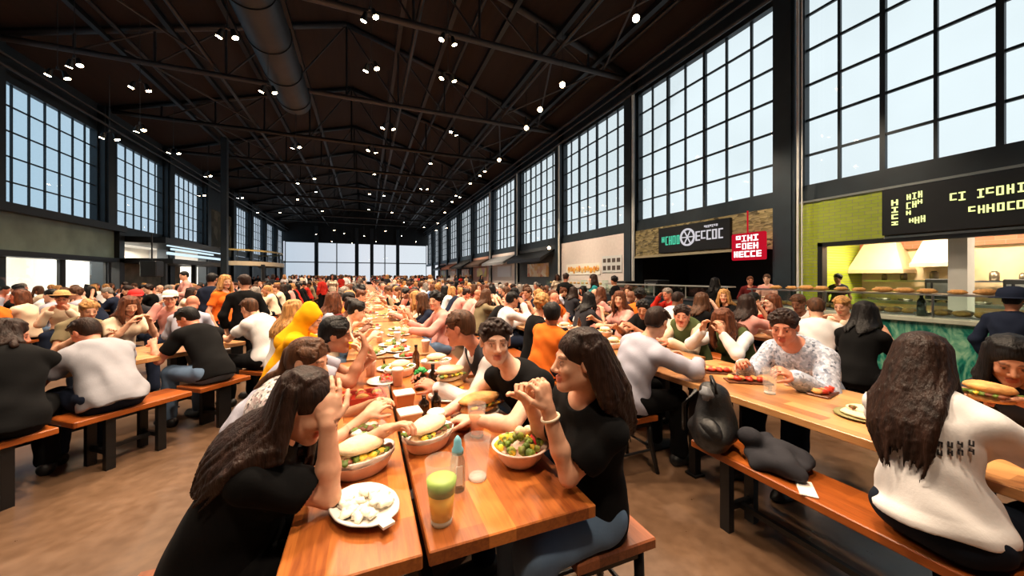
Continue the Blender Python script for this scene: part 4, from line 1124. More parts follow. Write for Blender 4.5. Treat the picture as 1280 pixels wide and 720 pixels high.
# ================================================================== tables, benches and stools
woodA = wood('honey_table_wood', (.45, .21, .08), (.79, .47, .21), .33)
woodB = wood('orange_bench_wood', (.42, .19, .06), (.7, .37, .14), .34, plank=.14)
woodC = wood('pale_table_wood', (.52, .33, .18), (.82, .6, .38), .3)
leg_m = black
TH = .76
def make_table(width, length, split=None, m=woodA, th=.045):
    """origin on the floor at the middle; runs along y"""
    e = empty('communal_table'); w2 = width / 2; l2 = length / 2
    if split is None: MB().box(-w2, w2, -l2, l2, TH - th, TH, bev=.004).build('tabletop', m, e)
    else:
        MB().box(-w2, split - .009, -l2, l2, TH - th, TH, bev=.004).build('tabletop', m, e)
        MB().box(split + .009, w2, -l2, l2, TH - th, TH, bev=.004).build('tabletop', m, e)
    MB().box(-w2 + .1, w2 - .1, -l2 + .35, -l2 + .41, TH - .1, TH - th).box(-w2 + .1, w2 - .1, l2 - .41, l2 - .35, TH - .1, TH - th).box(-.03, .03, -l2 + .38, l2 - .38, TH - .1, TH - th).box(-.025, .025, -l2 + .4, l2 - .4, .14, .19).build('frame', leg_m, e)
    for sx in (-1, 1):
        for sy in (-1, 1):
            x = sx * (w2 - .14); y = sy * (l2 - .38)
            MB().box(x - .03, x + .03, y - .03, y + .03, 0, TH - .06).box(x - .05, x + .05, y - .05, y + .05, 0, .015).build('leg', leg_m, e)
    for sy in (-1, 1):
        y = sy * (l2 - .38)
        b = MB()
        b.box(-w2 + .12, w2 - .12, y - .02, y + .02, .14, .19)
        b.build('crossbar', leg_m, e)
    return e
def make_bench(length, width=.32, m=woodB, h=.47):
    e = empty('bench'); l2 = length / 2; w2 = width / 2
    MB().box(-w2, w2, -l2, l2, h - .045, h, bev=.005).build('seat', m, e)
    for sy in (-1, 1):
        y = sy * (l2 - .22)
        for sx in (-1, 1): MB().box(sx * (w2 - .05) - .022, sx * (w2 - .05) + .022, y - .03, y + .03, 0, h - .045).build('leg', leg_m, e)
        MB().box(-w2 + .05, w2 - .05, y - .015, y + .015, .12, .155).box(-w2 + .05, w2 - .05, y - .02, y + .02, h - .09, h - .045).build('crossbar', leg_m, e)
    MB().box(-.015, .015, -l2 + .22, l2 - .22, .12, .15).build('stretcher', leg_m, e)
    return e
def make_stool(m=woodB, h=.5, w2=.185):
    e = empty('stool')
    MB().box(-w2, w2, -w2, w2, h - .045, h, bev=.006).build('seat', m, e)
    for sx in (-1, 1):
        for sy in (-1, 1):
            MB().path([(sx * (w2 - .05), sy * (w2 - .05), h - .045), (sx * (w2 - .045), sy * (w2 - .045), .25), (sx * (w2 - .005), sy * (w2 - .005), 0)], [.021, .02, .017], 8).build('leg', leg_m, e)
    q = MB()
    for a in (-1, 1):
        q.box(-w2 + .05, w2 - .05, a * (w2 - .05) - .015, a * (w2 - .05) + .015, h - .09, h - .045).box(a * (w2 - .05) - .015, a * (w2 - .05) + .015, -w2 + .05, w2 - .05, h - .09, h - .045)
    q.build('seat_frame', leg_m, e)
    q = MB()
    for a in (-1, 1): q.tube((-w2 + .04, a * (w2 - .04), .18), (w2 - .04, a * (w2 - .04), .18), .01, n=8).tube((a * (w2 - .04), -w2 + .04, .2), (a * (w2 - .04), w2 - .04, .2), .01, n=8)
    q.build('footrest', leg_m, e)
    return e
t1 = make_table(.96, 2.6, split=-.1); t1.location = (.26, 2.34, 0); tag(t1, 'nearest long wooden table with two boards parted by a dark gap, covered in food', 'table')
t2 = make_table(.86, 3.0, m=woodC); t2.location = (2.68, .94, 0); tag(t2, 'long wooden table on the right behind the empty stretch of bench', 'table')
b1 = make_bench(2.75, .32); b1.location = (2.16, .38, 0); tag(b1, 'long orange wooden bench on the right where the woman in a white shirt sits', 'bench')
b2 = make_stool(h=.46); b2.location = (1.95, 2.36, 0); tag(b2, 'wooden stool under the man in a pale grey shirt at the right table', 'stool')
s1 = make_stool(m=wood('dark_stool_wood', (.3, .15, .09), (.62, .36, .22), .35)); s1.location = (.9, 1.3, 0); tag(s1, 'square wooden stool with black legs under the woman in black at the near table', 'stool')
s2 = copy_tree(s1); s2.location = (1.03, 1.9, 0); tag(s2, 'square stool under the smiling person in the black top', 'stool')
s3 = copy_tree(s1); s3.location = (1.02, 2.48, 0); tag(s3, 'square stool under the person in grey vest and white shirt', 'stool')
s4 = copy_tree(s1); s4.location = (-.56, 1.5, 0); tag(s4, 'square stool hidden under the long-haired woman in black on the left of the near table', 'stool')
s5 = copy_tree(s1); s5.location = (-.54, 2.1, 0); tag(s5, 'square stool under the second person on the left of the near table', 'stool')
s6 = copy_tree(s1); s6.location = (-.62, 2.75, 0); tag(s6, 'square stool under the dark haired person in white on the left of the near table', 'stool')
# rotated group on the left
LD = V(.62, .785, 0); LN = V(-.785, .62, 0); LYAW = math.atan2(-LN[0], LN[1]); LB = V(-2.07, 3.9, 0)
def lpt(a, n_): p = LB + LD * a + LN * n_; return (p[0], p[1], 0)
RZ = -math.atan2(LD[0], LD[1])
for k, (a, ln, lb) in enumerate(((-.62, .86, 'wooden bench at the left edge of the picture under the person in dark clothes'), (.27, .78, 'wooden bench under the man in the grey T-shirt on the left'), (.98, .5, 'short wooden bench under the person in black T-shirt and jeans on the left'), (1.6, .5, 'short wooden bench where the person in white top sits by the aisle'))):
    o = make_bench(ln, .34, h=.46); o.location = lpt(a, 0); o.rotation_euler = (0, 0, RZ); tag(o, lb, 'bench')
o = make_table(.8, 2.7, m=woodC); o.location = lpt(.2, .72); o.rotation_euler = (0, 0, RZ); tag(o, 'wooden table on the left in front of the man in the grey T-shirt', 'table')
# rows of tables down the hall
tf = make_table(.86, 2.9, m=woodC); bf = make_bench(2.7, .3); ft_ = fb_ = True
rows = [(.26, 'in the middle row', 5.2, 41, -.72, .72), (2.68, 'in the row right of the middle', 4.0, 41, -.74, .72), (5.2, 'in the row near the stalls', 3.9, 32, -.72, .72), (-3.1, 'in the row left of the aisle', 11, 39, -.7, .7), (-6.1, 'in the second row on the left', 9, 36, -.7, .7), (-9.0, 'in the far left row', 9, 20, -.7, .7)]
for x, lb, ya, yb, dl, dr in rows:
    y = ya; k = 0
    while y < yb:
        band = 'nearer stretch' if y < 12 else ('middle distance' if y < 24 else 'far end')
        o = tf if ft_ else copy_tree(tf); ft_ = False; o.location = (x, y, 0); tag(o, 'long wooden table crowded with diners %s, %s' % (lb, band), 'table', 'long tables %s, %s' % (lb, band))
        for dx in (dl, dr):
            o = bf if fb_ else copy_tree(bf); fb_ = False; o.location = (x + dx, y, 0); tag(o, 'wooden bench under diners %s, %s side, %s' % (lb, 'left' if dx < 0 else 'right', band), 'bench', 'benches %s, %s side, %s' % (lb, 'left' if dx < 0 else 'right', band))
        y += 3.05

# ================================================================== people
SK = dict(light=skin('skin_light', (.87, .66, .54)), pale=skin('skin_pale', (.9, .72, .62)), tan=skin('skin_tan', (.72, .5, .38)), brown=skin('skin_brown', (.5, .33, .24)), ruddy=skin('skin_ruddy', (.82, .54, .43)))
HR = dict(dark=hair_mat('hair_dark_brown', (.15, .09, .065)), black=hair_mat('hair_black', (.06, .05, .05), .5), brown=hair_mat('hair_brown', (.3, .19, .12)), auburn=hair_mat('hair_auburn', (.36, .2, .12)), blond=hair_mat('hair_blond', (.68, .5, .3)), grey=hair_mat('hair_grey', (.5, .47, .44)))
CL = {n_: cloth(n_ + '_cloth', c) for n_, c in dict(black=(.045, .045, .05), white=(.86, .85, .85), greyish=(.6, .6, .63), palegrey=(.66, .66, .72), navy=(.1, .13, .2), denim=(.38, .47, .58), darkdenim=(.07, .1, .15), orange=(.88, .43, .14),
      red=(.7, .16, .12), teal=(.15, .48, .5), khaki=(.52, .47, .36), pink=(.84, .6, .56), cream=(.86, .78, .68), charcoal=(.18, .18, .2), yellow=(.95, .66, .05), olive=(.3, .34, .2), blue=(.3, .42, .62), maroon=(.38, .12, .12)).items()}
floral = vor_mat('patterned_shirt_cloth', [(.72, .74, .8), (.55, .6, .68), (.82, .84, .9), (.38, .42, .5)], 60, .9, .1)
shoe_b = mat('black_shoe', (.06, .06, .065), .5); shoe_w = mat('white_shoe', (.8, .78, .75), .6)
def person(label, pel, neck, head, yaw, skin_='light', shirt='black', trousers='darkdenim', hair_c='dark', shoes=None, vest_c=None, hood_c=None, extra=None, **kw):
    base = V(pel[0], pel[1], 0)
    def L(p): return None if p is None else V(*p) - base
    for k in ('wl', 'wr'): 
        if kw.get(k) is not None: kw[k] = L(kw[k])
    if 'elb' in kw: kw['elb'] = tuple(L(p) for p in kw['elb'])
    if 'knees' in kw: kw['knees'] = tuple(L(p) for p in kw['knees'])
    mats = dict(skin=SK[skin_], shirt=CL.get(shirt, shirt), trousers=CL[trousers], shoes=shoes or shoe_b)
    if kw.get('hair', 'short') != 'none': mats['hair'] = HR[hair_c]
    if vest_c: mats['vest'] = CL[vest_c]; kw['vest'] = True
    if hood_c: mats['hood'] = CL[hood_c]; kw['hood'] = True
    o, info = make_person('person', label, tuple(base), mats, pel=L(pel), neck=L(neck), head=L(head), yaw=yaw, **kw)
    return o, info
D = math.radians
# --- near table
W1, i1 = person('woman in black T-shirt with long brown hair leaning on the near table, hand at forehead', (-.46, 1.54, .57), (-.29, 1.46, 1.01), (-.19, 1.40, 1.115), D(-90), hyaw=D(-112), hpitch=-.5, male=False, fat=.1, hair='long', hair_len=.37, tuck=True,
    hair_dir=(-.14, .0, -1), res=.0048, elb=((-.1, 1.64, .80), (-.115, 1.345, .815)), wl=(.07, 1.6, .9), wr=(-.115, 1.33, 1.06), hdir=((.8, -.2, .3), (.02, .2, 1)), palm=((0, -.3, -1), (-.25, .9, -.1)), curl=(.7, .35), seed=2, trousers='black', hem=.03)
W2, i2 = person('woman in black T-shirt and jeans with long dark hair, fists raised, on a stool', (.88, 1.3, .6), (.815, 1.21, 1.07), (.755, 1.17, 1.235), D(90), hyaw=D(76), hpitch=-.06, male=False, hair='long', hair_len=.38, wrap=.32,
    hair_dir=(.42, .0, -1), res=.0048, elb=((.69, 1.14, .815), (.74, 1.42, .82)), wl=(.605, 1.155, 1.09), wr=(.6, 1.32, 1.07), hdir=((-.25, .05, 1), (-.3, -.35, .9)), palm=((-.4, .9, -.2), (-.5, -.8, -.1)), curl=(1.15, 1.1), seed=5, hem=.03, trousers='denim', knees=((.56, 1.16, .56), (.56, 1.38, .56)))
i = i2; Wp = i['joints'][0][2]; Ep = i['joints'][0][1]; dv = nrm(Wp - Ep)
q = MB(); c_ = Wp - dv * .035; a_ = nrm(np.cross(dv, V(0, 0, 1))); b_ = np.cross(dv, a_)
q.path([c_ + a_ * math.cos(t) * .033 + b_ * math.sin(t) * .033 for t in np.linspace(0, 2 * PI, 19)], .005, 6); q.build('bracelet', mat('pale_beads', (.85, .8, .7), .4), W2)
P2, i3 = person('person with brown hair in floral top, second on left of the near table', (-.5, 2.1, .59), (-.36, 2.09, 1.0), (-.27, 2.07, 1.125), D(-90), hyaw=D(-112), hpitch=-.25, male=False, hair='tail', hair_c='brown', hair_len=.2,
    shirt=vor_mat('dark_floral_cloth', [(.85, .8, .8), (.7, .6, .6), (.9, .88, .88), (.2, .15, .15)], 75, .9, .1), res=.0065, wl=(.02, 2.2, .82), wr=(.0, 2.0, .83), seed=8)
P3, i4 = person('person with short black hair and white top, arm raised to mouth, by near table', (-.66, 2.78, .6), (-.34, 2.78, 1.02), (-.19, 2.76, 1.15), D(-90), hyaw=D(-95), hpitch=-.15, skin_='tan', shirt='palegrey', hair='short', hair_c='black', hair_vol=1.08, res=.0065,
    elb=((-.1, 2.95, .82), (-.02, 2.6, .82)), wl=(.05, 2.85, .95), wr=(.0, 2.66, 1.06), hdir=((-.2, -.3, 1), (-.2, .3, 1)), palm=((-.8, 0, 0), (-.8, .2, 0)), curl=(.8, .8), seed=4)
P6, i6 = person('smiling person with short hair in black sleeveless top leaning on the near table', (1.0, 1.92, .6), (.77, 1.87, 1.03), (.65, 1.83, 1.205), D(90), twist=.45, hyaw=D(168), hpitch=-.08, hair='short', hair_c='dark', skin_='pale', sleeve='cap', res=.0062,
    elb=((.62, 1.55, .84), (.6, 2.08, .84)), wl=(.5, 1.72, .84), wr=(.4, 1.9, .83), palm=((0, 0, -1), (0, 0, -1)), hdir=((-.8, .6, 0), (-.9, -.3, 0)), curl=(.5, .5), seed=7)
P7, i7 = person('person with brown hair in white shirt and grey vest right of the near table', (.98, 2.5, .6), (.74, 2.46, 1.04), (.6, 2.42, 1.2), D(90), hyaw=D(60), hpitch=-.2, hair_c='brown', skin_='ruddy', shirt='white', sleeve='long', vest_c='charcoal', res=.0075, wl=(.42, 2.3, .84), wr=(.42, 2.6, .84), seed=9)
# --- right table
P17, i17 = person('woman with long brown hair in white T-shirt seen from behind on the orange bench', (2.1, .68, .6), (2.13, .72, 1.06), (2.19, .75, 1.19), D(-96), hyaw=D(-80), hpitch=-.3, male=False, fat=.02, hair='long', hair_len=.46, hair_c='dark', hair_vol=1.1,
    hair_dir=(-.28, .0, -1), res=.0055, shirt='white', wl=(2.52, .98, .83), wr=(2.5, .52, .84), elb=((2.33, .92, .84), (2.36, .46, .84)), sleeve='half', seed=12, hem=-.07, folds=.006, skin_='light')
P18, i18 = person('woman with dark hair parted in the middle holding food across from the woman in white', (3.28, .66, .6), (3.13, .68, 1.03), (3.0, .72, 1.135), D(90), hyaw=D(110), hpitch=-.45, male=False, hair='long', hair_len=.3, hair_c='black', skin_='tan', shirt='charcoal', res=.0065,
    hair_dir=(.1, 0, -1), wl=(2.78, .62, .98), wr=(2.8, .82, .97), elb=((2.98, .5, .82), (3.0, .95, .82)), hdir=((-.4, .8, .2), (-.4, -.8, .2)), palm=((-.5, 0, -.8), (-.5, 0, -.8)), curl=(.6, .6), seed=13)
P15, i15 = person('broad man with dark short hair in pale patterned shirt at the right table', (3.3, 1.75, .6), (3.1, 1.75, 1.02), (2.94, 1.74, 1.175), D(90), hyaw=D(112), hpitch=-.25, s=1.1, fat=.18, skin_='ruddy', hair_c='dark', shirt=floral, sleeve='long', res=.0065,
    wl=(2.72, 1.55, .86), wr=(2.72, 1.9, .86), curl=(.8, .8), seed=14)
P11, i11 = person('man in pale grey long-sleeved shirt seen from behind leaning over the right table', (1.97, 2.36, .57), (2.12, 2.3, 1.03), (2.2, 2.26, 1.185), D(-90), hyaw=D(-75), hpitch=-.3, hair_c='dark', shirt='palegrey', sleeve='long', trousers='black', fat=.12, res=.0065,
    wl=(2.5, 2.45, .86), wr=(2.47, 2.1, .86), elb=((2.36, 2.5, .84), (2.32, 2.0, .84)), seed=15, skin_='light')
P14, i14 = person('person with long brown hair and white sleeves resting head on hands at the right table', (3.55, 2.5, .6), (3.38, 2.5, 1.02), (3.25, 2.48, 1.12), D(90), hyaw=D(105), hpitch=-.4, male=False, hair='long', hair_len=.3, hair_c='auburn', shirt='white', sleeve='long', vest_c='olive', res=.008,
    wl=(3.12, 2.38, 1.0), wr=(3.12, 2.6, 1.0), elb=((3.06, 2.22, .82), (3.06, 2.78, .82)), hdir=((0, .2, 1), (0, -.2, 1)), seed=16)
P13, i13 = person('person in green vest over white shirt looking towards the camera at the right table', (3.55, 3.08, .6), (3.4, 3.06, 1.03), (3.28, 3.0, 1.12), D(90), hyaw=D(130), hpitch=-.15, hair_c='dark', skin_='ruddy', shirt='cream', sleeve='long', vest_c='olive', res=.008, wl=(3.05, 2.95, .84), wr=(3.02, 3.2, .84), seed=17, fat=.1)
P12, i12 = person('man in black shirt with dark hair eating at the right table beyond the grey shirt', (3.55, 3.75, .6), (3.42, 3.7, 1.03), (3.32, 3.64, 1.14), D(90), hyaw=D(125), hpitch=-.3, hair_c='black', skin_='tan', res=.008, wl=(3.05, 3.5, .92), wr=(3.02, 3.8, .9), seed=18, fat=.15)
st_ = copy_tree(b2); st_.location = (1.75, 3.42, 0); tag(st_, 'stool under the person in the orange shirt', 'stool')
P8, i8 = person('person in orange shirt with short black hair seen from behind, arm stretched out', (1.78, 3.45, .58), (1.86, 3.42, 1.0), (1.85, 3.4, 1.15), D(-70), hyaw=D(-20), hair='short', hair_c='black', hair_vol=1.12, skin_='tan', shirt='orange', sleeve='long', res=.008, wl=(2.25, 3.7, .86), wr=(2.32, 3.25, .86), elb=(None, (2.1, 3.15, .84)), seed=19, fat=.1)
# --- yellow hood and neighbour
P4, i5 = person('person in bright yellow hooded top beyond the near table on the left', (-.75, 4.05, .6), (-.6, 4.05, 1.0), (-.5, 4.05, 1.12), D(-90), hyaw=D(-100), hpitch=-.3, hair='none', skin_='light', shirt='yellow', hood_c='yellow', sleeve='long', res=.008, wl=(-.1, 3.95, .85), wr=(-.1, 4.2, .85), seed=20)
P5, _ = person('person in white top with blond hair beside the yellow hooded top', (-.85, 4.6, .6), (-.78, 4.6, 1.05), (-.72, 4.58, 1.18), D(-70), hair='long', hair_c='blond', male=False, shirt='white', sleeve='long', res=.009, wl=(-.3, 4.5, .85), wr=(-.35, 4.7, .85), seed=21)
# --- left group
def lperson(label, a, head_l, yaw_off=0, **kw):
    p = V(*lpt(a, -.03)) + V(0, 0, .57); fwd = LN
    hd = p + fwd * head_l[0] + LD * head_l[2] + V(0, 0, head_l[1])
    nk = p + fwd * (head_l[0] - .14) + LD * head_l[2] * .85 + V(0, 0, head_l[1] - .11)
    kw.setdefault('wl', tuple(p + fwd * .6 - LD * .18 + V(0, 0, .27))); kw.setdefault('wr', tuple(p + fwd * .6 + LD * .18 + V(0, 0, .27)))
    return person(label, tuple(p), tuple(nk), tuple(hd), LYAW + yaw_off, **kw)
lperson('man in light grey T-shirt bent forward over the left table, seen from behind', .17, (.42, .5, .02), hyaw=LYAW + .3, hpitch=-.5, hair_c='dark', shirt='greyish', trousers='navy', fat=.2, res=.0065, seed=22, skin_='ruddy', folds=.006)
lperson('person in dark clothes with dark hair at the left edge of the picture', -.4, (.3, .55, .14), yaw_off=-.5, hyaw=LYAW - 1.9, hpitch=-.3, hair='bob', hair_len=.12, hair_c='dark', male=False, shirt='black', trousers='black', fat=.15, res=.0075, seed=23, skin_='ruddy')
lperson('person in black T-shirt and blue-grey jeans with dark hair leaning over the left table', .95, (.46, .53, .04), hyaw=LYAW + .5, hpitch=-.5, hair_c='black', shirt='black', trousers='denim', res=.0075, seed=24, skin_='ruddy')
lperson('person in white top and black trousers seated by the aisle at the left table', 1.55, (.3, .6, .0), hyaw=LYAW, hpitch=-.2, hair='short', hair_c='brown', male=False, shirt='white', trousers='black', res=.0075, seed=25, skin_='light', sleeve='short')

# headwear
def on_head(kind, at, label, z=0.0, yaw=0, tilt=0):
    e = empty(kind, tuple(at), yaw); e.rotation_euler = (tilt, 0, yaw); e.location.z += z
    return e
# ================================================================== food, glasses and bags
paper_pink = mat('pinkish_paper', (.9, .77, .7), .7, noise=.08, nscale=30)
paper_w = mat('white_paper', (.93, .9, .86), .7, noise=.05, nscale=20, bump=.2, bscale=25)
creamf = mat('white_creamy_food', (.95, .92, .85), .6, noise=.1, nscale=30, bump=.4, bscale=40)
leafm = mat('salad_green', (.36, .45, .12), .6, noise=.5, nscale=30, bump=.4)
sprout = mat('sprout_green', (.5, .52, .16), .55, noise=.6, nscale=24, bump=.5, bscale=40)
yolk = mat('corn_yellow', (.9, .75, .2), .5, noise=.3, nscale=20)
tomato = mat('tomato_red', (.75, .2, .1), .4, noise=.25)
meatm = mat('browned_meat', (.45, .24, .14), .6, noise=.4, nscale=25, bump=.5)
redtray = mat('red_plastic', (.72, .17, .1), .35)
brownboard = wood('dark_board_wood', (.25, .12, .06), (.45, .25, .13), .4)
cardboard = mat('tan_cardboard', (.78, .6, .42), .8, noise=.08)
glassm = liquid('drinking_glass', (.97, .95, .93), .11)
ceramic = mat('white_ceramic', (.9, .88, .85), .2, noise=.03)
ZT = TH
def pos(px, py, h=TH): p = place(px, py, h); return (p[0], p[1], h)
def sandwich(parent, L=.2, w_=.1, z=.02, seed=0, rot=0, dx=0, dy=0, bread=None):
    rnd = random.Random(seed); bm = bread or palebread
    MB().blob((dx, dy, z + .022), (L / 2, w_ / 2, .022), 0, 9, .06, seed, rot).build('bread_bottom', bm, parent)
    f = MB()
    for k in range(14):
        t = (k / 13 - .5) * L * .85; a = rnd.choice((-1, 1)) * w_ * .38
        f.blob((dx + t * math.cos(rot) - a * math.sin(rot), dy + t * math.sin(rot) + a * math.cos(rot), z + .045), (.022, .02, .009), k % 3, 5, .3, k + seed, rnd.random() * 3)
    f.build('filling', [leafm, meatm, yolk], parent)
    MB().blob((dx, dy, z + .07), (L / 2, w_ / 2 * 1.02, .028), 0, 9, .07, seed + 3, rot).build('bread_top', bm, parent)
def paper_basket(e, rx=.13, ry=.09, h=.05, seed=0, m=None):
    MB().lathe([(.001, 0), (.72, 0), (.8, .008), (.98, h), (1.04, h + .006), (.96, h * .96), (.74, .012), (.001, .008)], n=40, sx=rx, sy=ry, wob=.014, seed=seed).build('paper_basket', m or paper_pink, e)
def basket_with_bread(seed=0, L=.2, m=None):
    e = empty('food_basket'); paper_basket(e, seed=seed, m=m)
    MB().lathe([(.001, .03), (.6, .025), (.9, .05), (1.06, .075), (1.0, .06), (.7, .02)], n=40, sx=.125, sy=.088, wob=.03, seed=seed + 9).build('liner', paper_w, e)
    sandwich(e, L, .12, .028, seed, .1)
    return e
o = basket_with_bread(3, .21); o.location = pos(452, 588); o.rotation_euler = (0, 0, .35); o.scale = (1.0, 1.1, 1.1); tag(o, 'round paper basket holding a big flat sandwich before the woman in black', 'food')
o = basket_with_bread(7, .22); o.location = pos(535, 558); o.rotation_euler = (0, 0, .5); o.scale = (.95, 1.05, 1.05); tag(o, 'paper basket with a stuffed white roll just right of the table gap', 'food')
# oval plate
e = empty('oval_plate', pos(456, 640), .45); tag(e, 'oval white plate of creamy white food at the near end of the table', 'plate')
MB().lathe([(.001, 0), (.6, 0), (.7, .006), (1, .028), (1.03, .03), (.98, .034), (.7, .014), (.001, .01)], n=48, sx=.1, sy=.135, wob=.012).box(-.02, .02, -.16, -.12, .024, .032).build('plate', ceramic, e)
rnd = random.Random(2); f = MB()
for k in range(30):
    a = rnd.random() * 6.28; r_ = math.sqrt(rnd.random()) * .85; f.blob((math.cos(a) * .078 * r_, math.sin(a) * .105 * r_, .022 + rnd.random() * .012), (.024, .018, .011), 0, 5, .35, k, a)
f.build('creamy_food', creamf, e)
# salad bowl
e = empty('salad_bowl', pos(650, 578)); tag(e, 'pale bowl heaped with green and yellow sprouts by the woman in profile', 'bowl')
MB().lathe([(.001, 0), (.06, 0), (.07, .006), (.088, .03), (.092, .034), (.1, .055), (.118, .075), (.122, .08), (.114, .082), (.09, .06), (.06, .03), (.001, .03)], n=40).build('bowl', paper_pink, e)
f = MB(); rnd = random.Random(5)
for k in range(46):
    a = rnd.random() * 6.28; r_ = math.sqrt(rnd.random()); f.blob((math.cos(a) * .095 * r_, math.sin(a) * .095 * r_, .078 + .032 * (1 - r_)), rnd.uniform(.012, .019), rnd.choice((0, 0, 1, 2)), 6, .2, k)
f.build('sprouts', [sprout, leafm, yolk], e)
for k in range(2): MB().blob((.01 + k * .05, .02 + k * .02, .122 - k * .01), (.026, .024, .02), 0, 7, .1, k).build('egg_half', palebread, e)
# glasses
def glass(h=.15, r0=.032, r1=.045, name='drinking_glass', ribs=0):
    e = empty(name); t = .003
    MB().lathe([(.001, 0), (r0, 0), (r0 + .002, .01), ((r0 + r1) / 2, h * .5), (r1, h), (r1 - t, h), ((r0 + r1) / 2 - t, h * .5), (r0 - t, .018), (.001, .016)], n=28, wob=ribs).build('glass_wall', glassm, e)
    MB().lathe([(.001, .001), (r0 - .002, .001), (r0 - .002, .014), (.001, .014)], n=24).build('glass_base', liquid('thick_glass', (.92, .93, .9), .35), e)
    return e
g1 = glass(.2, .036, .054); g1.location = pos(552, 652); tag(g1, 'tall glass of yellow-green drink standing on the near end of the table', 'glass')
MB().lathe([(.001, .017), (.034, .017), (.0425, .095), (.001, .095)], n=24).build('amber_drink', liquid('amber_liquid', (.9, .76, .36), .5), g1)
MB().lathe([(.001, .096), (.0425, .096), (.0485, .14), (.03, .146), (.001, .143)], n=24).build('green_froth', mat('green_froth', (.62, .74, .34), .5, noise=.15, nscale=30), g1)
g2 = glass(.165, .036, .053, ribs=.012); g2.location = pos(597, 598); tag(g2, 'empty clear ribbed glass left of the salad bowl', 'glass')
g3 = glass(.16, .034, .046); g3.location = pos(596, 545); tag(g3, 'clear glass standing in front of the long sandwich', 'glass')
MB().lathe([(.001, .017), (.032, .017), (.04, .11), (.001, .11)], n=24).build('pink_drink', liquid('pink_liquid', (.95, .72, .58), .4), g3)
wb = empty('water_bottle', pos(572, 612)); tag(wb, 'small clear bottle with pale blue cap between the glasses', 'bottle')
MB().lathe([(.001, 0), (.026, 0), (.028, .01), (.028, .1), (.022, .125), (.013, .14), (.013, .16), (.001, .16)], n=20).build('bottle_body', clear('bottle_plastic', tint=(.88, .93, .95), gloss=.8, rough=.1), wb)
MB().lathe([(.001, .135), (.022, .135), (.022, .15), (.016, .16), (.014, .185), (.004, .2), (.001, .2)], n=16).build('blue_cap', mat('pale_blue_plastic', (.45, .7, .78), .35), wb)
MB().box(-.012, .012, -.0295, -.027, .03, .1).build('white_label', paper_w, wb)
# long sandwich on a board
e = empty('sandwich_board', pos(600, 522), .2); tag(e, 'long thick sandwich on paper beside the smiling person', 'food')
MB().box(-.14, .14, -.09, .09, 0, .015, bev=.004).build('board', brownboard, e); sandwich(e, .25, .14, .04, 11, .1, bread=breadm); MB().lathe([(.001, .016), (.11, .016), (.12, .045), (.11, .04)], n=30, sx=1, sy=.7, wob=.03).build('paper', paper_w, e)
# stacked sandwiches
e = empty('stacked_sandwiches', pos(562, 496), .1); tag(e, 'stack of two filled sandwiches on a plate right of the dark bottles', 'food')
MB().lathe([(.001, 0), (.09, 0), (.14, .015), (.138, .02), (.001, .008)], n=30).build('plate', ceramic, e); sandwich(e, .2, .14, .02, 21, 0, bread=breadm); sandwich(e, .19, .13, .11, 22, .2, bread=palebread)
# clear clamshell, red tray
e = empty('plastic_clamshell', pos(460, 545), .3); tag(e, 'open clear plastic container with salad behind the paper basket', 'container')
MB().lathe([(.001, 0), (.7, 0), (.9, .05), (1.0, .055), (.88, .05), (.68, .005)], n=4, sx=.12, sy=.12, rot=PI / 4).build('clear_base', glassm, e)
q = MB(); q.add([(-.09, .09, .055), (.09, .09, .055), (.08, .14, .19), (-.08, .14, .19), (-.09, .1, .055), (.09, .1, .055), (.08, .15, .19), (-.08, .15, .19)], [(0, 1, 2, 3), (7, 6, 5, 4), (0, 3, 7, 4), (1, 5, 6, 2), (3, 2, 6, 7), (0, 4, 5, 1)]); q.build('clear_lid', clear('frosted_plastic', tint=(.93, .93, .9), gloss=.9, rough=.2), e)
f = MB()
for k in range(16): f.blob((random.uniform(-.06, .06), random.uniform(-.06, .06), .03), (.025, .02, .015), k % 3, 5, .3, k)
f.build('salad', [leafm, meatm, creamf], e)
e = empty('serving_tray', pos(452, 500), .1); tag(e, 'red plastic tray with food at the elbow of the black-haired person', 'tray')
MB().box(-.14, .14, -.1, .1, 0, .012).box(-.14, .14, -.1, -.09, .012, .04).box(-.14, .14, .09, .1, .012, .04).box(-.14, -.13, -.1, .1, .012, .04).box(.13, .14, -.1, .1, .012, .04).build('tray', redtray, e)
f = MB()
for k in range(9): f.blob((-.09 + (k % 3) * .09, -.05 + (k // 3) * .05, .035), (.035, .025, .02), k % 2, 6, .2, k)
f.build('tomato_food', [tomato, breadm], e)
def box_(px, py, label, w_=.11, d_=.1, h=.075, m=None, rz=.1):
    e = empty('takeaway_box', pos(px, py), rz); tag(e, label, 'box')
    MB().add([(-w_ * .42, -d_ * .42, 0), (w_ * .42, -d_ * .42, 0), (w_ * .42, d_ * .42, 0), (-w_ * .42, d_ * .42, 0), (-w_ / 2, -d_ / 2, h), (w_ / 2, -d_ / 2, h), (w_ / 2, d_ / 2, h), (-w_ / 2, d_ / 2, h)], [(3, 2, 1, 0), (0, 1, 5, 4), (1, 2, 6, 5), (2, 3, 7, 6), (3, 0, 4, 7), (4, 5, 6, 7)]).build('box_body', m or cardboard, e)
    MB().box(-w_ / 2 - .004, w_ / 2 + .004, -d_ / 2 - .004, d_ / 2 + .004, h, h + .012, bev=.003).build('box_lid', paper_w, e)
box_(512, 533, 'cream cardboard takeaway box nearest the table gap')
box_(505, 507, 'tan takeaway box with white lid behind the cream box', m=mat('orange_cardboard', (.8, .48, .26), .8))
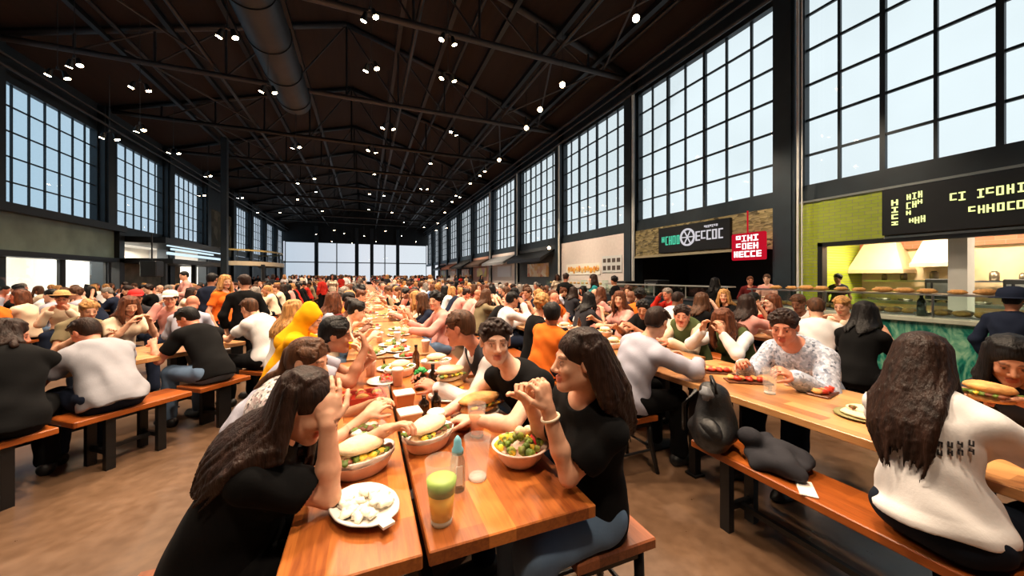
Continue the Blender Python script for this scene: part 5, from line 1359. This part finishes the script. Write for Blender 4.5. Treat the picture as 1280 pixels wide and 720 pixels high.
# dark jars and green cup
e = empty('green_cup', pos(525, 487)); tag(e, 'dark tumbler filled with bright green leaves', 'cup'); MB().lathe([(.001, 0), (.034, 0), (.044, .1), (.041, .1), (.001, .09)], n=20).build('cup', mat('smoky_cup', (.2, .16, .12), .25), e)
f = MB()
for k in range(14): a = k * 2.4; f.blob((math.cos(a) * .025 * (k / 14) ** .5, math.sin(a) * .025, .115 + (k % 3) * .012), (.024, .018, .014), 0, 5, .4, k, a)
f.build('green_leaves', mat('bright_green', (.12, .6, .25), .5, noise=.3), e)
for k, (px, py, h, lb) in enumerate(((541, 492, .2, 'dark bottle behind the green cup'), (530, 520, .12, 'dark spice jar with brown lid nearest the takeaway box'), (545, 516, .13, 'dark spice jar beside the stacked sandwiches'))):
    b_ = bottle(h, .03, mat('brown_bottle_glass', (.12, .08, .05), .15, coat=.4), cap=brownboard if k else black, name='sauce_bottle'); b_.location = pos(px, py); tag(b_, lb, 'bottle')
e = empty('tomato_bowl', pos(578, 536)); tag(e, 'small amber bowl of reddish sauce beside the clear glass', 'bowl'); MB().lathe([(.001, 0), (.035, 0), (.06, .045), (.056, .045), (.03, .008)], n=24).build('bowl', mat('amber_bowl', (.7, .38, .2), .3), e); MB().blob((0, 0, .03), (.045, .045, .018), 0, 8, .1).build('sauce', tomato, e)

# ---- repeated tableware further along the tables
def plate_food(seed=0, m1=None):
    e = empty('dinner_plate'); MB().lathe([(.001, 0), (.07, 0), (.12, .014), (.125, .017), (.118, .02), (.07, .008), (.001, .006)], n=26).build('plate', ceramic, e)
    f = MB(); rnd = random.Random(seed)
    for k in range(9): a = rnd.random() * 6.28; r_ = rnd.random() * .07; f.blob((math.cos(a) * r_, math.sin(a) * r_, .025), (.03, .025, .018), k % 2, 5, .3, k, a)
    f.build('food', [m1 or breadm, leafm], e); return e
protos = [('plate', plate_food(1), 'white plate of food'), ('plate', plate_food(2, tomato), 'white plate of reddish food'), ('plate', plate_food(3, creamf), 'white plate of pale food'), ('basket', basket_with_bread(13, .18), 'paper basket with a sandwich'),
          ('glass', glass(.14, .03, .04), 'clear drinking glass'), ('cup', None, 'cream paper cup'), ('bottle', bottle(.22, .03, mat('amber_bottle_glass', (.3, .15, .05), .12, coat=.5), name='beer_bottle'), 'brown glass bottle')]
pc = empty('paper_cup'); MB().lathe([(.001, 0), (.03, 0), (.042, .11), (.044, .112), (.04, .112), (.03, .1), (.001, .1)], n=20).build('cup', paper_pink, pc); MB().lathe([(.001, .112), (.044, .112), (.044, .12), (.036, .128), (.001, .128)], n=20).build('lid', paper_w, pc)
protos[5] = ('cup', pc, 'cream paper cup with white lid')
ROWN = dict(zip([r_[1] for r_ in rows], ('middle row', 'right row', 'stall-side row', 'left row', 'second left row', 'far left row')))
usedp = set(); rnd = random.Random(11)
def drop(k, x, y, label, group, z=TH):
    c, p, nm = protos[k]
    o = p if k not in usedp else copy_tree(p); usedp.add(k); o.location = (x, y, z + .001); o.rotation_euler = (0, 0, rnd.random() * 6.28); tag(o, label, c, group); return o
for k, (px, py, j, lb) in enumerate(((490, 462, 2, 'white plate of pale food in front of the black-haired person'), (470, 440, 0, 'white plate of food further along the middle table'), (508, 446, 1, 'plate of reddish food before the person in the vest'), (480, 505, 4, 'clear glass near the red tray'),
        (545, 460, 3, 'paper basket with sandwich beyond the stacked sandwiches'), (500, 470, 3, 'paper basket with sandwich left of the green cup'), (463, 470, 5, 'cream paper cup at the elbow of the black-haired person'), (487, 432, 0, 'white plate of food in front of the yellow hooded top'), (532, 440, 5, 'cream paper cup beyond the dark bottles'),
        (497, 482, 5, 'cream paper cup between the takeaway boxes and the red tray'), (556, 472, 4, 'clear glass beyond the stacked sandwiches'), (480, 478, 1, 'plate of reddish food left of the takeaway boxes'), (520, 464, 6, 'brown glass bottle behind the green cup'), (545, 545, 5, 'cream paper cup right of the stuffed white roll'))):
    drop(j, *place(px, py, TH), lb, None)
for x, lb, ya, yb, dl, dr in rows[:4]:
    y = ya - 1.2
    while y < min(yb, 20):
        for _ in range(2 if y > 9 else 3):
            j = rnd.choice((0, 0, 1, 2, 3, 3, 4, 5, 6)); band = 'nearer stretch' if y < 9 else 'farther off'
            drop(j, x + rnd.uniform(-.3, .3), y + rnd.uniform(-.15, .15), '%s on a table of the %s, %s' % (protos[j][2], ROWN[lb], band), '%s on tables %s, %s' % (protos[j][2], lb, band))
        y += .55 if y < 9 else .85
# ---- right table
g4 = glass(.17, .035, .045); g4.location = pos(962, 492); tag(g4, 'clear tall glass with ice in front of the man in the patterned shirt', 'glass')
f = MB()
for k in range(5): f.box(-.015 + (k % 2) * .018, .002 + (k % 2) * .018, -.014 + (k % 3) * .008, .004 + (k % 3) * .008, .02 + k * .012, .034 + k * .012)
f.build('ice_cubes', clear('ice', tint=(.9, .95, .97), gloss=.9, rough=.2), g4)
g5 = glass(.12, .03, .038); g5.location = pos(986, 482); tag(g5, 'short clear glass beside the tall glass on the right table', 'glass'); MB().lathe([(.001, .017), (.028, .017), (.034, .08), (.001, .08)], n=20).build('orange_drink', liquid('orange_liquid', (.95, .65, .42), .4), g5)
e = empty('flatbread_plate', pos(1078, 522), .2); tag(e, 'plate of pale flatbread with greens left of the woman in white', 'plate'); MB().lathe([(.001, 0), (.08, 0), (.125, .012), (.12, .018), (.001, .008)], n=30).build('plate', mat('olive_plate', (.52, .5, .3), .4), e)
MB().blob((0, 0, .025), (.11, .09, .02), 0, 9, .1, 4).blob((.02, .01, .045), (.08, .06, .014), 0, 8, .2, 5).build('flatbread', palebread, e)
f = MB(); [f.blob((math.cos(k * 2.1) * .05, math.sin(k * 2.1) * .04, .055), (.02, .016, .008), k % 2, 5, .3, k) for k in range(8)]; f.build('greens', [leafm, meatm], e)
def board(px, py, rz, label, L=.3):
    e = empty('serving_board', pos(px, py), rz); tag(e, label, 'board'); MB().box(-L / 2, L / 2, -.06, .06, 0, .014, bev=.004).build('board', brownboard, e)
    f = MB(); [f.blob(((k / 6 - .5) * L * .75, .01 * (-1) ** k, .03), (.03, .035, .018), k % 2, 6, .2, k) for k in range(7)]; f.build('food', [breadm, tomato], e)
board(935, 478, -.6, 'narrow dark board with bread in the middle of the right table'); board(898, 466, -.6, 'narrow board with food near the grey sleeve on the right table', .22)
board(1030, 492, .2, 'dark board with wrapped food under the hands of the man in patterned shirt', .26)
e = empty('held_sandwich', (2.74, .72, 1.0), 1.4); tag(e, 'filled sandwich in the hands of the dark-haired woman at right edge', 'food'); sandwich(e, .17, .12, -.045, 33, 0, bread=breadm)
# shirt lettering on the back of the woman in white
sh = [c for c in P17.children if c.name.startswith('shirt')][0]
co_ = np.empty(len(sh.data.vertices) * 3, np.float32); sh.data.vertices.foreach_get('co', co_); co_ = co_.reshape(-1, 3)
q = MB(); rnd2 = random.Random(4)
for row in range(2):
    for k in range(13):
        t = (k - 6) / 6; yy = .02 + t * .13; zz = .92 - .035 * (1 - t * t) * 1.0 + .03 - row * .03
        m_ = (np.abs(co_[:, 1] - yy) < .012) & (np.abs(co_[:, 2] - zz) < .012)
        if not m_.any(): continue
        xx = co_[m_, 0].min() - .001; w_ = .0065
        q.box(xx - .002, xx + .002, yy - w_, yy - w_ + .004, zz - .01, zz + .01).box(xx - .002, xx + .002, yy + w_ - .004, yy + w_, zz - (.01 if rnd2.random() < .6 else 0), zz + .01)
        z_ = rnd2.choice((-.009, 0, .007)); q.box(xx - .002, xx + .002, yy - w_, yy + w_, zz + z_ - .002, zz + z_ + .003)
q.build('back_lettering', mat('dark_print', (.16, .14, .15), .8), P17)
# ---- bags on the bench
def lump(name, prims, m, parent=None, res=.008, folds=.006, seed=0, loc=None):
    v, f_ = polygonize(prims, res, 0, folds, seed=seed); me = mesh_np(name, [(v, f_, 0)], [m]); o = bpy.data.objects.new(name, me); COL.objects.link(o)
    if parent: o.parent = parent
    if loc is not None: o.location = loc
    return o
bagm = mat('black_nylon', (.05, .05, .055), .5, noise=.3, nscale=9, bump=.3, bscale=50)
bx, by = 2.06, 1.62
o = empty('backpack', (bx, by, .47)); tag(o, 'black backpack slumped on the far end of the orange bench', 'bag')
lump('bag_body', [rc((0, 0, .12), (.01, .02, .3), .125, .1, .05), el((-.06, -.02, .1), (.1, .12, .1), None, .04), el((.02, .05, .1), (.12, .12, .1), None, .04)], bagm, o, folds=.01, seed=3)
lump('front_pocket', [el((-.1, -.04, .12), (.05, .09, .09), None, .03)], bagm, o, folds=.005, seed=5)
MB().path([(.0, .02, .38), (-.04, .0, .45), (-.07, -.05, .42), (-.07, -.06, .36)], .011, 8).path([(-.05, .1, .34), (-.14, .12, .25), (-.13, .13, .08)], .013, 8).build('strap', black, o)
MB().blob((-.12, -.03, .36), (.03, .04, .035), 0, 7, .3).build('grey_tag', mat('grey_tag', (.45, .46, .48), .6), o)
o = empty('folded_jacket', (2.16, 1.32, .47)); tag(o, 'crumpled black jacket lying on the bench beside the backpack', 'jacket')
lump('jacket_cloth', [el((0, 0, .05), (.14, .16, .055), None, .04), rc((-.08, -.1, .07), (.06, .1, .1), .05, .045, .03), rc((.08, -.08, .07), (-.05, .14, .12), .05, .04, .03), el((-.02, .12, .12), (.07, .06, .05), None, .03), rc((-.12, .02, .04), (-.06, -.16, .04), .04, .035, .03)], CL['charcoal'], o, folds=.009, seed=6)
o = MB().box(-.037, .037, -.075, .075, 0, .009, bev=.003).build('mobile_phone', paper_w); o.location = (2.07, 1.12, .471); o.rotation_euler = (0, 0, -.9); tag(o, 'white mobile phone lying on the orange bench by the jacket', 'phone')
# red pouch at the near table
o = MB().blob((0, 0, .05), (.012, .04, .06), 0, 8, .1).build('red_packet', mat('bright_red_packet', (.85, .12, .15), .5)); o.location = (.66, 1.38, TH); tag(o, 'bright red packet standing on the table by the woman in profile', 'packet')
# ================================================================== the crowd
RN = random.Random(42)
SEATED = [dict(hair='short', male=True, pose='eat'), dict(hair='long', male=False, pose='eat'), dict(hair='curly', male=True, pose='talk'), dict(hair='bun', male=False, pose='lean'), dict(hair='short', male=True, pose='drink'), dict(hair='long', male=False, pose='talk'),
          dict(hair='none', male=True, pose='lean'), dict(hair='bob', male=False, pose='drink')]
STAND = [dict(hair='short', male=True), dict(hair='long', male=False), dict(hair='short', male=True, carry=True), dict(hair='curly', male=False)]
POSE_WORDS = dict(eat='eating', talk='turning', lean='leaning', drink='drinking')
def build_seated(i, res, single):
    d = SEATED[i]; p = d['pose']; ln = {'eat': .16, 'talk': .04, 'lean': .26, 'drink': .1}[p]; hy = {'talk': .7}.get(p, 0.15 * (-1) ** i)
    kw = dict(pel=(0, 0, .58), neck=(0, ln, 1.06 - ln * .2), head=(0, ln + .07 + (.04 if p == 'lean' else 0), 1.23 - ln * .3), yaw=0, hyaw=hy, hpitch=-.35 if p in ('eat', 'lean') else -.1, male=d['male'], hair=d['hair'], hair_len=.3, res=res, hands=not single, sleeve='short' if i % 2 else 'long', seed=i + 30,
              wl=(-.16, .5, .85), wr=(.16, .5, .85), folds=.004)
    if p == 'eat': kw['wl'] = (-.1, .42, .98); kw['wr'] = (.1, .42, .97)
    if p == 'drink': kw['wr'] = (.1, .3, 1.12)
    if p == 'talk': kw['wr'] = (.25, .4, .9)
    m = dict(skin=SK['light'], shirt=CL['white'], trousers=CL['navy'], shoes=shoe_b, hair=HR['dark'])
    return make_person('person', 'x', (0, 0, 0), m, single=single, **kw)[0]
def build_stand(i, res, single):
    d = STAND[i]
    kw = dict(pel=(0, 0, .93), neck=(0, .03, 1.41), head=(0, .06, 1.585), yaw=0, hyaw=.25 * (-1) ** i, hpitch=-.15, male=d['male'], hair=d['hair'], hair_len=.3, res=res, hands=not single, sleeve='short' if i % 2 else 'long', seed=i + 60, legs='stand')
    if d.get('carry'): kw['wl'] = (-.13, .35, 1.1); kw['wr'] = (.13, .35, 1.1)
    m = dict(skin=SK['light'], shirt=CL['white'], trousers=CL['navy'], shoes=shoe_b, hair=HR['dark'])
    return make_person('person', 'x', (0, 0, 0), m, single=single, **kw)[0]
near_p = {}; far_p = {}; fresh = {}
def proto(kind, i, far):
    key = (kind, i, far)
    if key not in fresh:
        f = build_seated if kind == 'sit' else build_stand
        fresh[key] = [f(i, .017 if far else .0105, far), False]
    r_ = fresh[key]
    if not r_[1]: r_[1] = True; return r_[0]
    return copy_tree(r_[0])
def setm(o, slot, m):
    if slot < len(o.material_slots): o.material_slots[slot].link = 'OBJECT'; o.material_slots[slot].material = m
SHIRTS = ['black', 'white', 'pink', 'cream', 'charcoal', 'navy', 'pink', 'greyish', 'white', 'black', 'blue', 'red', 'cream', 'pink', 'black', 'white', 'palegrey', 'white', 'khaki', 'charcoal', 'cream', 'orange', 'black', 'pink', 'maroon']
SHIRT_WORD = dict(black='black', white='white', pink='pale pink', cream='cream', charcoal='charcoal', navy='navy blue', red='red', greyish='light grey', blue='blue', orange='orange', maroon='dark red', teal='teal', palegrey='pale grey', khaki='khaki', yellow='yellow', olive='olive green', denim='denim blue')
HAIRS = ['dark', 'black', 'brown', 'dark', 'auburn', 'blond', 'grey', 'black', 'brown']
HAIR_WORD = dict(dark='dark brown', black='black', brown='brown', auburn='reddish brown', blond='blond', grey='grey')
LEN = dict(short='short', long='long', curly='curly', bun='pinned-up', bob='chin-length', none='no')
placed = [(p.location.x, p.location.y) for p in bpy.data.objects if p.get('category') == 'person']
def add(kind, i, x, y, yaw, shirt, hair, skin_k, where, label=None, group='auto', dz=0, trousers=None, scale=1):
    for (a, b) in placed:
        if abs(a - x) < .32 and abs(b - y) < .36: return None
    placed.append((x, y))
    far = y > 8.5 or abs(x) > 8
    o = proto(kind, i, far); d = (SEATED if kind == 'sit' else STAND)[i]
    o.location = (x, y, dz); o.rotation_euler = (0, 0, yaw); o.scale = (scale, scale, scale)
    tr = trousers or RN.choice(('navy', 'black', 'denim', 'darkdenim'))
    if far:
        setm(o, 0, SK[skin_k]); setm(o, 1, CL[shirt]); setm(o, 2, CL[tr]); setm(o, 4, HR[hair])
    else:
        setm(o, 0, SK[skin_k])
        for c in o.children:
            n_ = c.name.split('.')[0]
            if n_ == 'shirt': setm(c, 0, CL[shirt])
            if n_ == 'trousers': setm(c, 0, CL[tr])
            if n_ == 'hair': setm(c, 0, HR[hair])
    hw = 'bald' if d['hair'] == 'none' else '%s %s hair' % (LEN[d['hair']], HAIR_WORD[hair])
    if label is None:
        act = POSE_WORDS[d['pose']] if kind == 'sit' else ('standing carrying' if d.get('carry') else 'standing')
        label = '%s person, %s top, %s, %s' % (act, SHIRT_WORD[shirt], hw, where)
        if group == 'auto': group = 'people in %s tops, %s, %s, %s' % (SHIRT_WORD[shirt], hw, act, where)
    elif group == 'auto': group = None
    tag(o, label, 'person', group)
    if group is None and 'group' in o: del o['group']
    return o
# named neighbours, one by one, as the picture shows them
def at_px(px, py, zc): p = place_d(px, py, zc); return p
def seat_at(px, py, zc, yaw, i, shirt, hair, sk, label, **k): p = at_px(px, py, zc); return add('sit', i, p[0] + math.sin(yaw) * .2, p[1] - math.cos(yaw) * .2, yaw, shirt, hair, sk, '', label, **k)
seat_at(690, 400, 4.3, D(-60), 7, 'black', 'black', 'tan', 'person in black top with dark hair right of the orange shirt, back turned')
seat_at(684, 377, 6.3, D(-80), 6, 'pink', 'grey', 'ruddy', 'bald man seated beyond the orange shirt, facing right')
seat_at(768, 395, 5.4, D(90), 5, 'pink', 'auburn', 'light', 'long-haired person in pale pink top behind the profile woman in black')
seat_at(735, 402, 5.8, D(-80), 1, 'charcoal', 'black', 'light', 'person with long black hair in charcoal top just above the profile woman')
seat_at(236, 372, 5.2, LYAW - .8, 6, 'palegrey', 'grey', 'ruddy', 'bald man in pale grey top behind the white top on the left')
seat_at(1020, 400, 4.2, D(-60), 0, 'white', 'brown', 'light', 'person in white top behind the man in the patterned shirt')
seat_at(1047, 398, 3.9, D(-70), 3, 'black', 'brown', 'ruddy', 'person in black top with pinned-up brown hair near the teal counter, back turned')
seat_at(1080, 402, 3.6, D(-85), 1, 'black', 'black', 'light', 'woman with long black hair in black top near the teal counter, back turned')
seat_at(962, 392, 4.9, D(80), 7, 'red', 'auburn', 'pale', 'person in red top beyond the white sleeves at the right table')
seat_at(160, 402, 4.6, LYAW + PI, 1, 'cream', 'auburn', 'light', 'long-haired person in cream top facing the camera at the left table')
seat_at(100, 405, 4.4, LYAW + PI, 3, 'khaki', 'blond', 'light', 'person with pinned-up blond hair facing across the left table')
hatp = seat_at(78, 388, 6.2, D(-160), 0, 'cream', 'brown', 'ruddy', 'person in cream top wearing a straw hat on the left')
redp = seat_at(170, 385, 5.9, D(-150), 4, 'charcoal', 'dark', 'tan', 'person wearing a bright red cap on the left')
whp = seat_at(212, 392, 5.6, D(-170), 4, 'pink', 'brown', 'light', 'person in white cap and pink top behind the left table')
def hat(o, kind, label, m, i=0, brim=.13, crown=.09, hgt=.09):
    if o is None: return
    d = SEATED[i]; ln = {'eat': .16, 'talk': .04, 'lean': .26, 'drink': .1}[d['pose']]
    h = V(0, ln + .07, 1.23 - ln * .3); yaw = o.rotation_euler.z
    e = empty(kind, (o.location.x - math.sin(yaw) * h[1], o.location.y + math.cos(yaw) * h[1], h[2] + .055), yaw)
    if kind == 'straw_hat': MB().lathe([(crown, .0), (brim, -.005), (brim + .04, .005), (brim, .004), (crown + .004, .012)], n=28).build('brim', m, e)
    else: MB().add([(-.07, .07, 0), (.07, .07, 0), (.06, .17, -.02), (-.06, .17, -.02), (-.07, .07, .012), (.07, .07, .012), (.06, .17, -.008), (-.06, .17, -.008)], [(0, 3, 2, 1), (4, 5, 6, 7), (0, 1, 5, 4), (1, 2, 6, 5), (2, 3, 7, 6), (3, 0, 4, 7)]).build('peak', m, e)
    MB().lathe([(crown + .008, -.01), (crown + .006, .03), (crown * .85, hgt * .8), (crown * .4, hgt), (.001, hgt + .004)], n=24, sy=1.1).build('crown', m, e)
    tag(e, label, 'hat')
hat(hatp, 'straw_hat', 'straw hat with wide brim on a person at the left', mat('straw', (.78, .62, .4), .8, noise=.2, nscale=40, bump=.5), 0)
hat(redp, 'baseball_cap', 'bright red cap on a person at the left', mat('red_cap', (.8, .12, .1), .8), 4)
hat(whp, 'baseball_cap', 'white cap on a person behind the left table', mat('white_cap', (.88, .85, .82), .8), 4)
def stand_at(px, zc, yaw, i, shirt, hair, sk, label, scale=1, trousers=None, dz=0): 
    lat = (px - 640) / 448 * zc; x = lat * CS + zc * SN; y = -lat * SN + zc * CS
    return add('stand', i, x, y, yaw, shirt, hair, sk, '', label, scale=scale, trousers=trousers, dz=dz)
stand_at(306, 5.3, D(20), 0, 'black', 'dark', 'light', 'man in black suit standing in the left aisle with back turned', .93, 'black')
bl = stand_at(278, 5.9, D(-120), 1, 'orange', 'blond', 'light', 'blond person in orange scarf and coat standing beside the man in black', .93, 'navy')
stand_at(262, 6.6, D(-20), 0, 'navy', 'black', 'tan', 'person in dark navy jacket standing behind the orange scarf', .95, 'black')
stand_at(706, 9.6, D(-60), 0, 'black', 'dark', 'ruddy', 'man in black standing with back turned before the white pastry stall', .97, 'black')
stand_at(744, 8.6, D(60), 1, 'teal', 'dark', 'light', 'woman in teal top standing before the pastry stall', .95)
stand_at(770, 9.2, D(30), 3, 'black', 'black', 'tan', 'curly-haired person in black standing right of the teal top', .92)
stand_at(893, 8.0, D(-70), 1, 'black', 'black', 'light', 'woman with long black hair standing at the dark stall counter, back turned', .9, 'black')
stand_at(960, 9.0, D(95), 2, 'pink', 'brown', 'pale', 'stall worker in pale pink standing behind the steel counter', .95)
stand_at(938, 9.4, D(120), 0, 'maroon', 'auburn', 'ruddy', 'stall worker in dark red beside the pale pink one', .92)
capp = stand_at(1262, 3.6, D(-100), 0, 'navy', 'black', 'tan', 'person in navy jacket and dark cap standing at the right edge by the teal counter', .83, 'black')
stand_at(1048, 9.3, D(100), 3, 'charcoal', 'black', 'brown', 'kitchen worker in charcoal at the left of the lit kitchen', .95)
if capp:
    s_ = .83; yaw = capp.rotation_euler.z; e = empty('dark_cap', (capp.location.x - math.sin(yaw) * .06 * s_, capp.location.y + math.cos(yaw) * .06 * s_, 1.65 * s_), yaw)
    MB().lathe([(.105, -.03), (.106, .01), (.09, .06), (.04, .085), (.001, .088)], n=24, sy=1.12).build('crown', CL['navy'], e); MB().lathe([(.1, -.03), (.15, -.035), (.15, -.028), (.1, -.02)], n=24, sy=1.1).build('brim', CL['navy'], e); tag(e, 'dark blue cap on the person at the right edge', 'hat')
# tubs in the aisle
def tub(loc, rz, m, label, w_=.3):
    e = empty('black_tub', loc, rz)
    MB().lathe([(.001, 0), (.16, 0), (.2, .04), (w_ * .9, .3), (w_, .42), (w_ + .03, .44), (w_, .45), (w_ * .9, .38), (.001, .34)], n=36, sx=1.1, sy=.8).build('tub', bagm, e)
    MB().lathe([(w_ + .005, .43), (w_ + .04, .44), (w_ + .03, .465), (w_, .455)], n=36, sx=1.1, sy=.8).build('rim', mat('grey_rim', (.6, .58, .56), .5), e)
    f = MB(); [f.blob((math.cos(k * 2.4) * w_ * .6 * (k / 9) ** .5, math.sin(k * 2.4) * w_ * .45 * (k / 9) ** .5, .45 + .05 * (1 - k / 9)), (.11, .09, .07), 0, 7, .2, k) for k in range(9)]; f.build('contents', m, e)
    tag(e, label, 'tub'); return e
p = place(266, 472, 0); tub((p[0], p[1], 0), .3, mat('orange_cloth_heap', (.9, .45, .15), .8, noise=.2), 'black tub heaped with orange cloth in the left aisle')
p = place(340, 428, 0); tub((p[0], p[1], .0), .3, mat('red_heap', (.85, .25, .15), .8, noise=.2), 'black tub heaped with red-orange goods further up the aisle')
# rows of diners
LEFT_X = {}
n_people = len(placed)
cand = []
for x, lb, ya, yb, dl, dr in rows:
    for sd in (-1, 1):
        px_ = x + (dl - .03 if sd < 0 else dr + .03); yw = -PI / 2 if sd < 0 else PI / 2
        y = ya - 1.3
        while y < yb:
            stp = .62 if y < 12 else (.74 if y < 22 else 1.15)
            if RN.random() < (.9 if y < 25 else .8): cand.append((px_ + RN.uniform(-.05, .05), y + RN.uniform(-.08, .08), yw, lb, sd))
            y += stp
def zcof(x, y): return x * SN + y * CS
cand = [c for c in cand if zcof(c[0], c[1]) > 1.5 and not (.7 < c[0] < 1.5 and c[1] < 4.5)]
def vis(c):
    X = (c[0] * CS - c[1] * SN) / zcof(c[0], c[1]) * 448 + 640
    return -20 < X < 1300
cand = sorted([c for c in cand if vis(c)], key=lambda c: c[1])
MAXP = 212; rest = []
if len(cand) > MAXP:
    near = [c for c in cand if c[1] < 14]; farc = [c for c in cand if c[1] >= 14]; RN.shuffle(farc); rest = farc[max(0, MAXP - len(near)):]; cand = near + farc[:max(0, MAXP - len(near))]
for c in cand:
    x, y, yw, lb, sd = c
    i = RN.randrange(8); band = 'near' if y < 8 else ('midway' if y < 18 else 'far')
    add('sit', i, x, y, yw + RN.uniform(-.25, .25), RN.choice(SHIRTS), RN.choice(HAIRS), RN.choice(('light', 'light', 'tan', 'ruddy', 'pale', 'brown')), '%s %s side, %s' % (ROWN[lb], 'left' if sd < 0 else 'right', band))
for _ in range(26):
    x = RN.choice((-1.75, -1.5, 1.45, 3.95, -4.6, 6.9, 6.6, -10.4)) + RN.uniform(-.15, .15); y = RN.uniform(11, 52)
    if x > 6: x += RN.uniform(0, 1)
    add('stand', RN.randrange(4), x, y, RN.uniform(0, 6.28), RN.choice(SHIRTS), RN.choice(HAIRS), RN.choice(('light', 'tan', 'ruddy', 'brown')), 'in aisle, ' + ('midway' if y < 24 else 'far'), scale=RN.uniform(.92, 1.02))

# the densest, farthest part of the crowd, which nobody could count
for x in (-1.6, -4.6, 1.5, 4.0, 7.3):
    y = 24
    while y < 60: rest.append((x + RN.uniform(-.3, .3), y + RN.uniform(-.3, .3), RN.uniform(0, 6.28), '', 9)); y += 1.7
for x in (-9, -6, -3, -.5, 1.2, 3, 5.5, 8):
    y = 41
    while y < 62: rest.append((x + RN.uniform(-.5, .5), y + RN.uniform(-.5, .5), RN.uniform(0, 6.28), '', 9)); y += 1.9
pm = []
for k_, f in (('sit', build_seated), ('sit', build_seated), ('stand', build_stand), ('stand', build_stand)):
    o = f(len(pm) % 4 if k_ == 'sit' else len(pm) % 2, .034, True); me = o.data
    vv = np.empty(len(me.vertices) * 3, np.float32); me.vertices.foreach_get('co', vv)
    qq = np.empty(len(me.loops), np.int32); me.loops.foreach_get('vertex_index', qq); mi_ = np.empty(len(me.polygons), np.int32); me.polygons.foreach_get('material_index', mi_)
    pm.append((vv.reshape(-1, 3), qq.reshape(-1, 4), mi_)); bpy.data.objects.remove(o)
ml = [SK['light'], SK['tan'], SK['ruddy']] + [CL[c] for c in ('black', 'white', 'pink', 'cream', 'charcoal', 'navy', 'red')] + [HR[c] for c in ('dark', 'black', 'brown', 'blond')] + [shoe_b]
VV = []; QQ = []; MI = []; off = 0
for (x, y, yw, lb, sd) in rest:
    if any(abs(a - x) < .3 and abs(b - y) < .3 for a, b in placed): continue
    placed.append((x, y)); P_ = pm[RN.randrange(2) if sd != 9 else 2 + RN.randrange(2)]
    c_, s_ = math.cos(yw), math.sin(yw); v = P_[0]; w = np.stack([x + v[:, 0] * c_ - v[:, 1] * s_, y + v[:, 0] * s_ + v[:, 1] * c_, v[:, 2]], 1)
    mp_ = np.array([RN.randrange(3), 3 + RN.randrange(7), RN.choice((3, 7, 8)), 14, 10 + RN.randrange(4)])
    VV.append(w); QQ.append(P_[1] + off); MI.append(mp_[P_[2]]); off += len(w)
me = bpy.data.meshes.new('distant_crowd'); allv = np.concatenate(VV); allq = np.concatenate(QQ); allm = np.concatenate(MI)
me.vertices.add(len(allv)); me.vertices.foreach_set('co', allv.astype(np.float32).ravel()); me.loops.add(allq.size); me.loops.foreach_set('vertex_index', allq.astype(np.int32).ravel())
me.polygons.add(len(allq)); me.polygons.foreach_set('loop_start', np.arange(0, allq.size, 4, dtype=np.int32)); me.polygons.foreach_set('loop_total', np.full(len(allq), 4, np.int32))
me.polygons.foreach_set('material_index', allm.astype(np.int32)); me.polygons.foreach_set('use_smooth', np.ones(len(allq), bool))
for m in ml: me.materials.append(m)
a = me.color_attributes.new('tint', 'FLOAT_COLOR', 'POINT'); a.data.foreach_set('color', np.ones(len(allv) * 4, np.float32)); me.update(calc_edges=True)
o = bpy.data.objects.new('distant_crowd', me); COL.objects.link(o); tag(o, 'dense far crowd of seated and standing people towards the glazed end wall', 'crowd', kind='stuff')
print('PEOPLE', sum(1 for p in bpy.data.objects if p.get('category') == 'person'), 'stuff', len(VV))
# ================================================================== light of the hanging lamps, kitchen and shops, plus added facade washes
for (x, y, z, e_) in ((-.6, -1.5, 6.8, 320), (1.0, .9, 6.8, 420), (.2, 3.4, 7, 560), (2.9, 2.4, 7, 330), (4.6, 5.5, 7, 420), (0, 7, 7, 650), (-3.2, 4.6, 7, 380), (3, 9.5, 7, 600), (-2.5, 9.5, 7, 650), (-6, 8, 7, 500),
                      (0.2, 12.5, 7, 800), (-6.5, 14, 7, 700), (5.2, 13.5, 7, 600), (0, 18.5, 7, 900), (4.5, 20, 7, 800), (-6, 21, 7, 900), (0, 26, 7, 1100), (5.5, 28, 7, 900), (-5.5, 30, 7, 1100), (0, 35, 7, 1400), (4, 44, 7, 1600), (-3, 46, 7, 1600), (0, 57, 7, 1800)):
    lamp('SPOT', (x, y, z), e_ * 2.9, WARM, .22, 130, .9)
for (x, y, z, e_, s_) in ((12.0, 1.5, 3.05, 190, .8), (12.0, 4.6, 3.05, 190, .8), (12.2, 3.2, 3.05, 120, .8)):
    lamp('AREA', (x, y, z), e_ * .8, (1, .84, .62), s_)
for (x, y) in ((XL - 1.7, 11), (XL - 1.7, 17), (XL - 1.7, 22), (XL - 1.7, 28), (XL - 1.7, 33)):
    lamp('AREA', (x, y, 3.4), 420, (1, .93, .82), 1.2)

def added_wash(x, y, z, e_, tx, ty, tz, ang=75):  # added spots without fixtures, only there to brighten the stall fronts
    d_ = Vector((tx - x, ty - y, tz - z)); o = lamp('SPOT', (x, y, z), e_, (1, .82, .6), .12, ang, .9); o.rotation_euler = d_.to_track_quat('-Z', 'Y').to_euler()
for y, e_ in ((.5, 350), (4.9, 420), (7.3, 420), (10.4, 420), (13.6, 500), (16.4, 500), (20.5, 500), (26.5, 600), (33, 600), (39, 600)):
    added_wash(7.6, y, 6.0, e_ * 1.3, 10.3, y, 2.6)
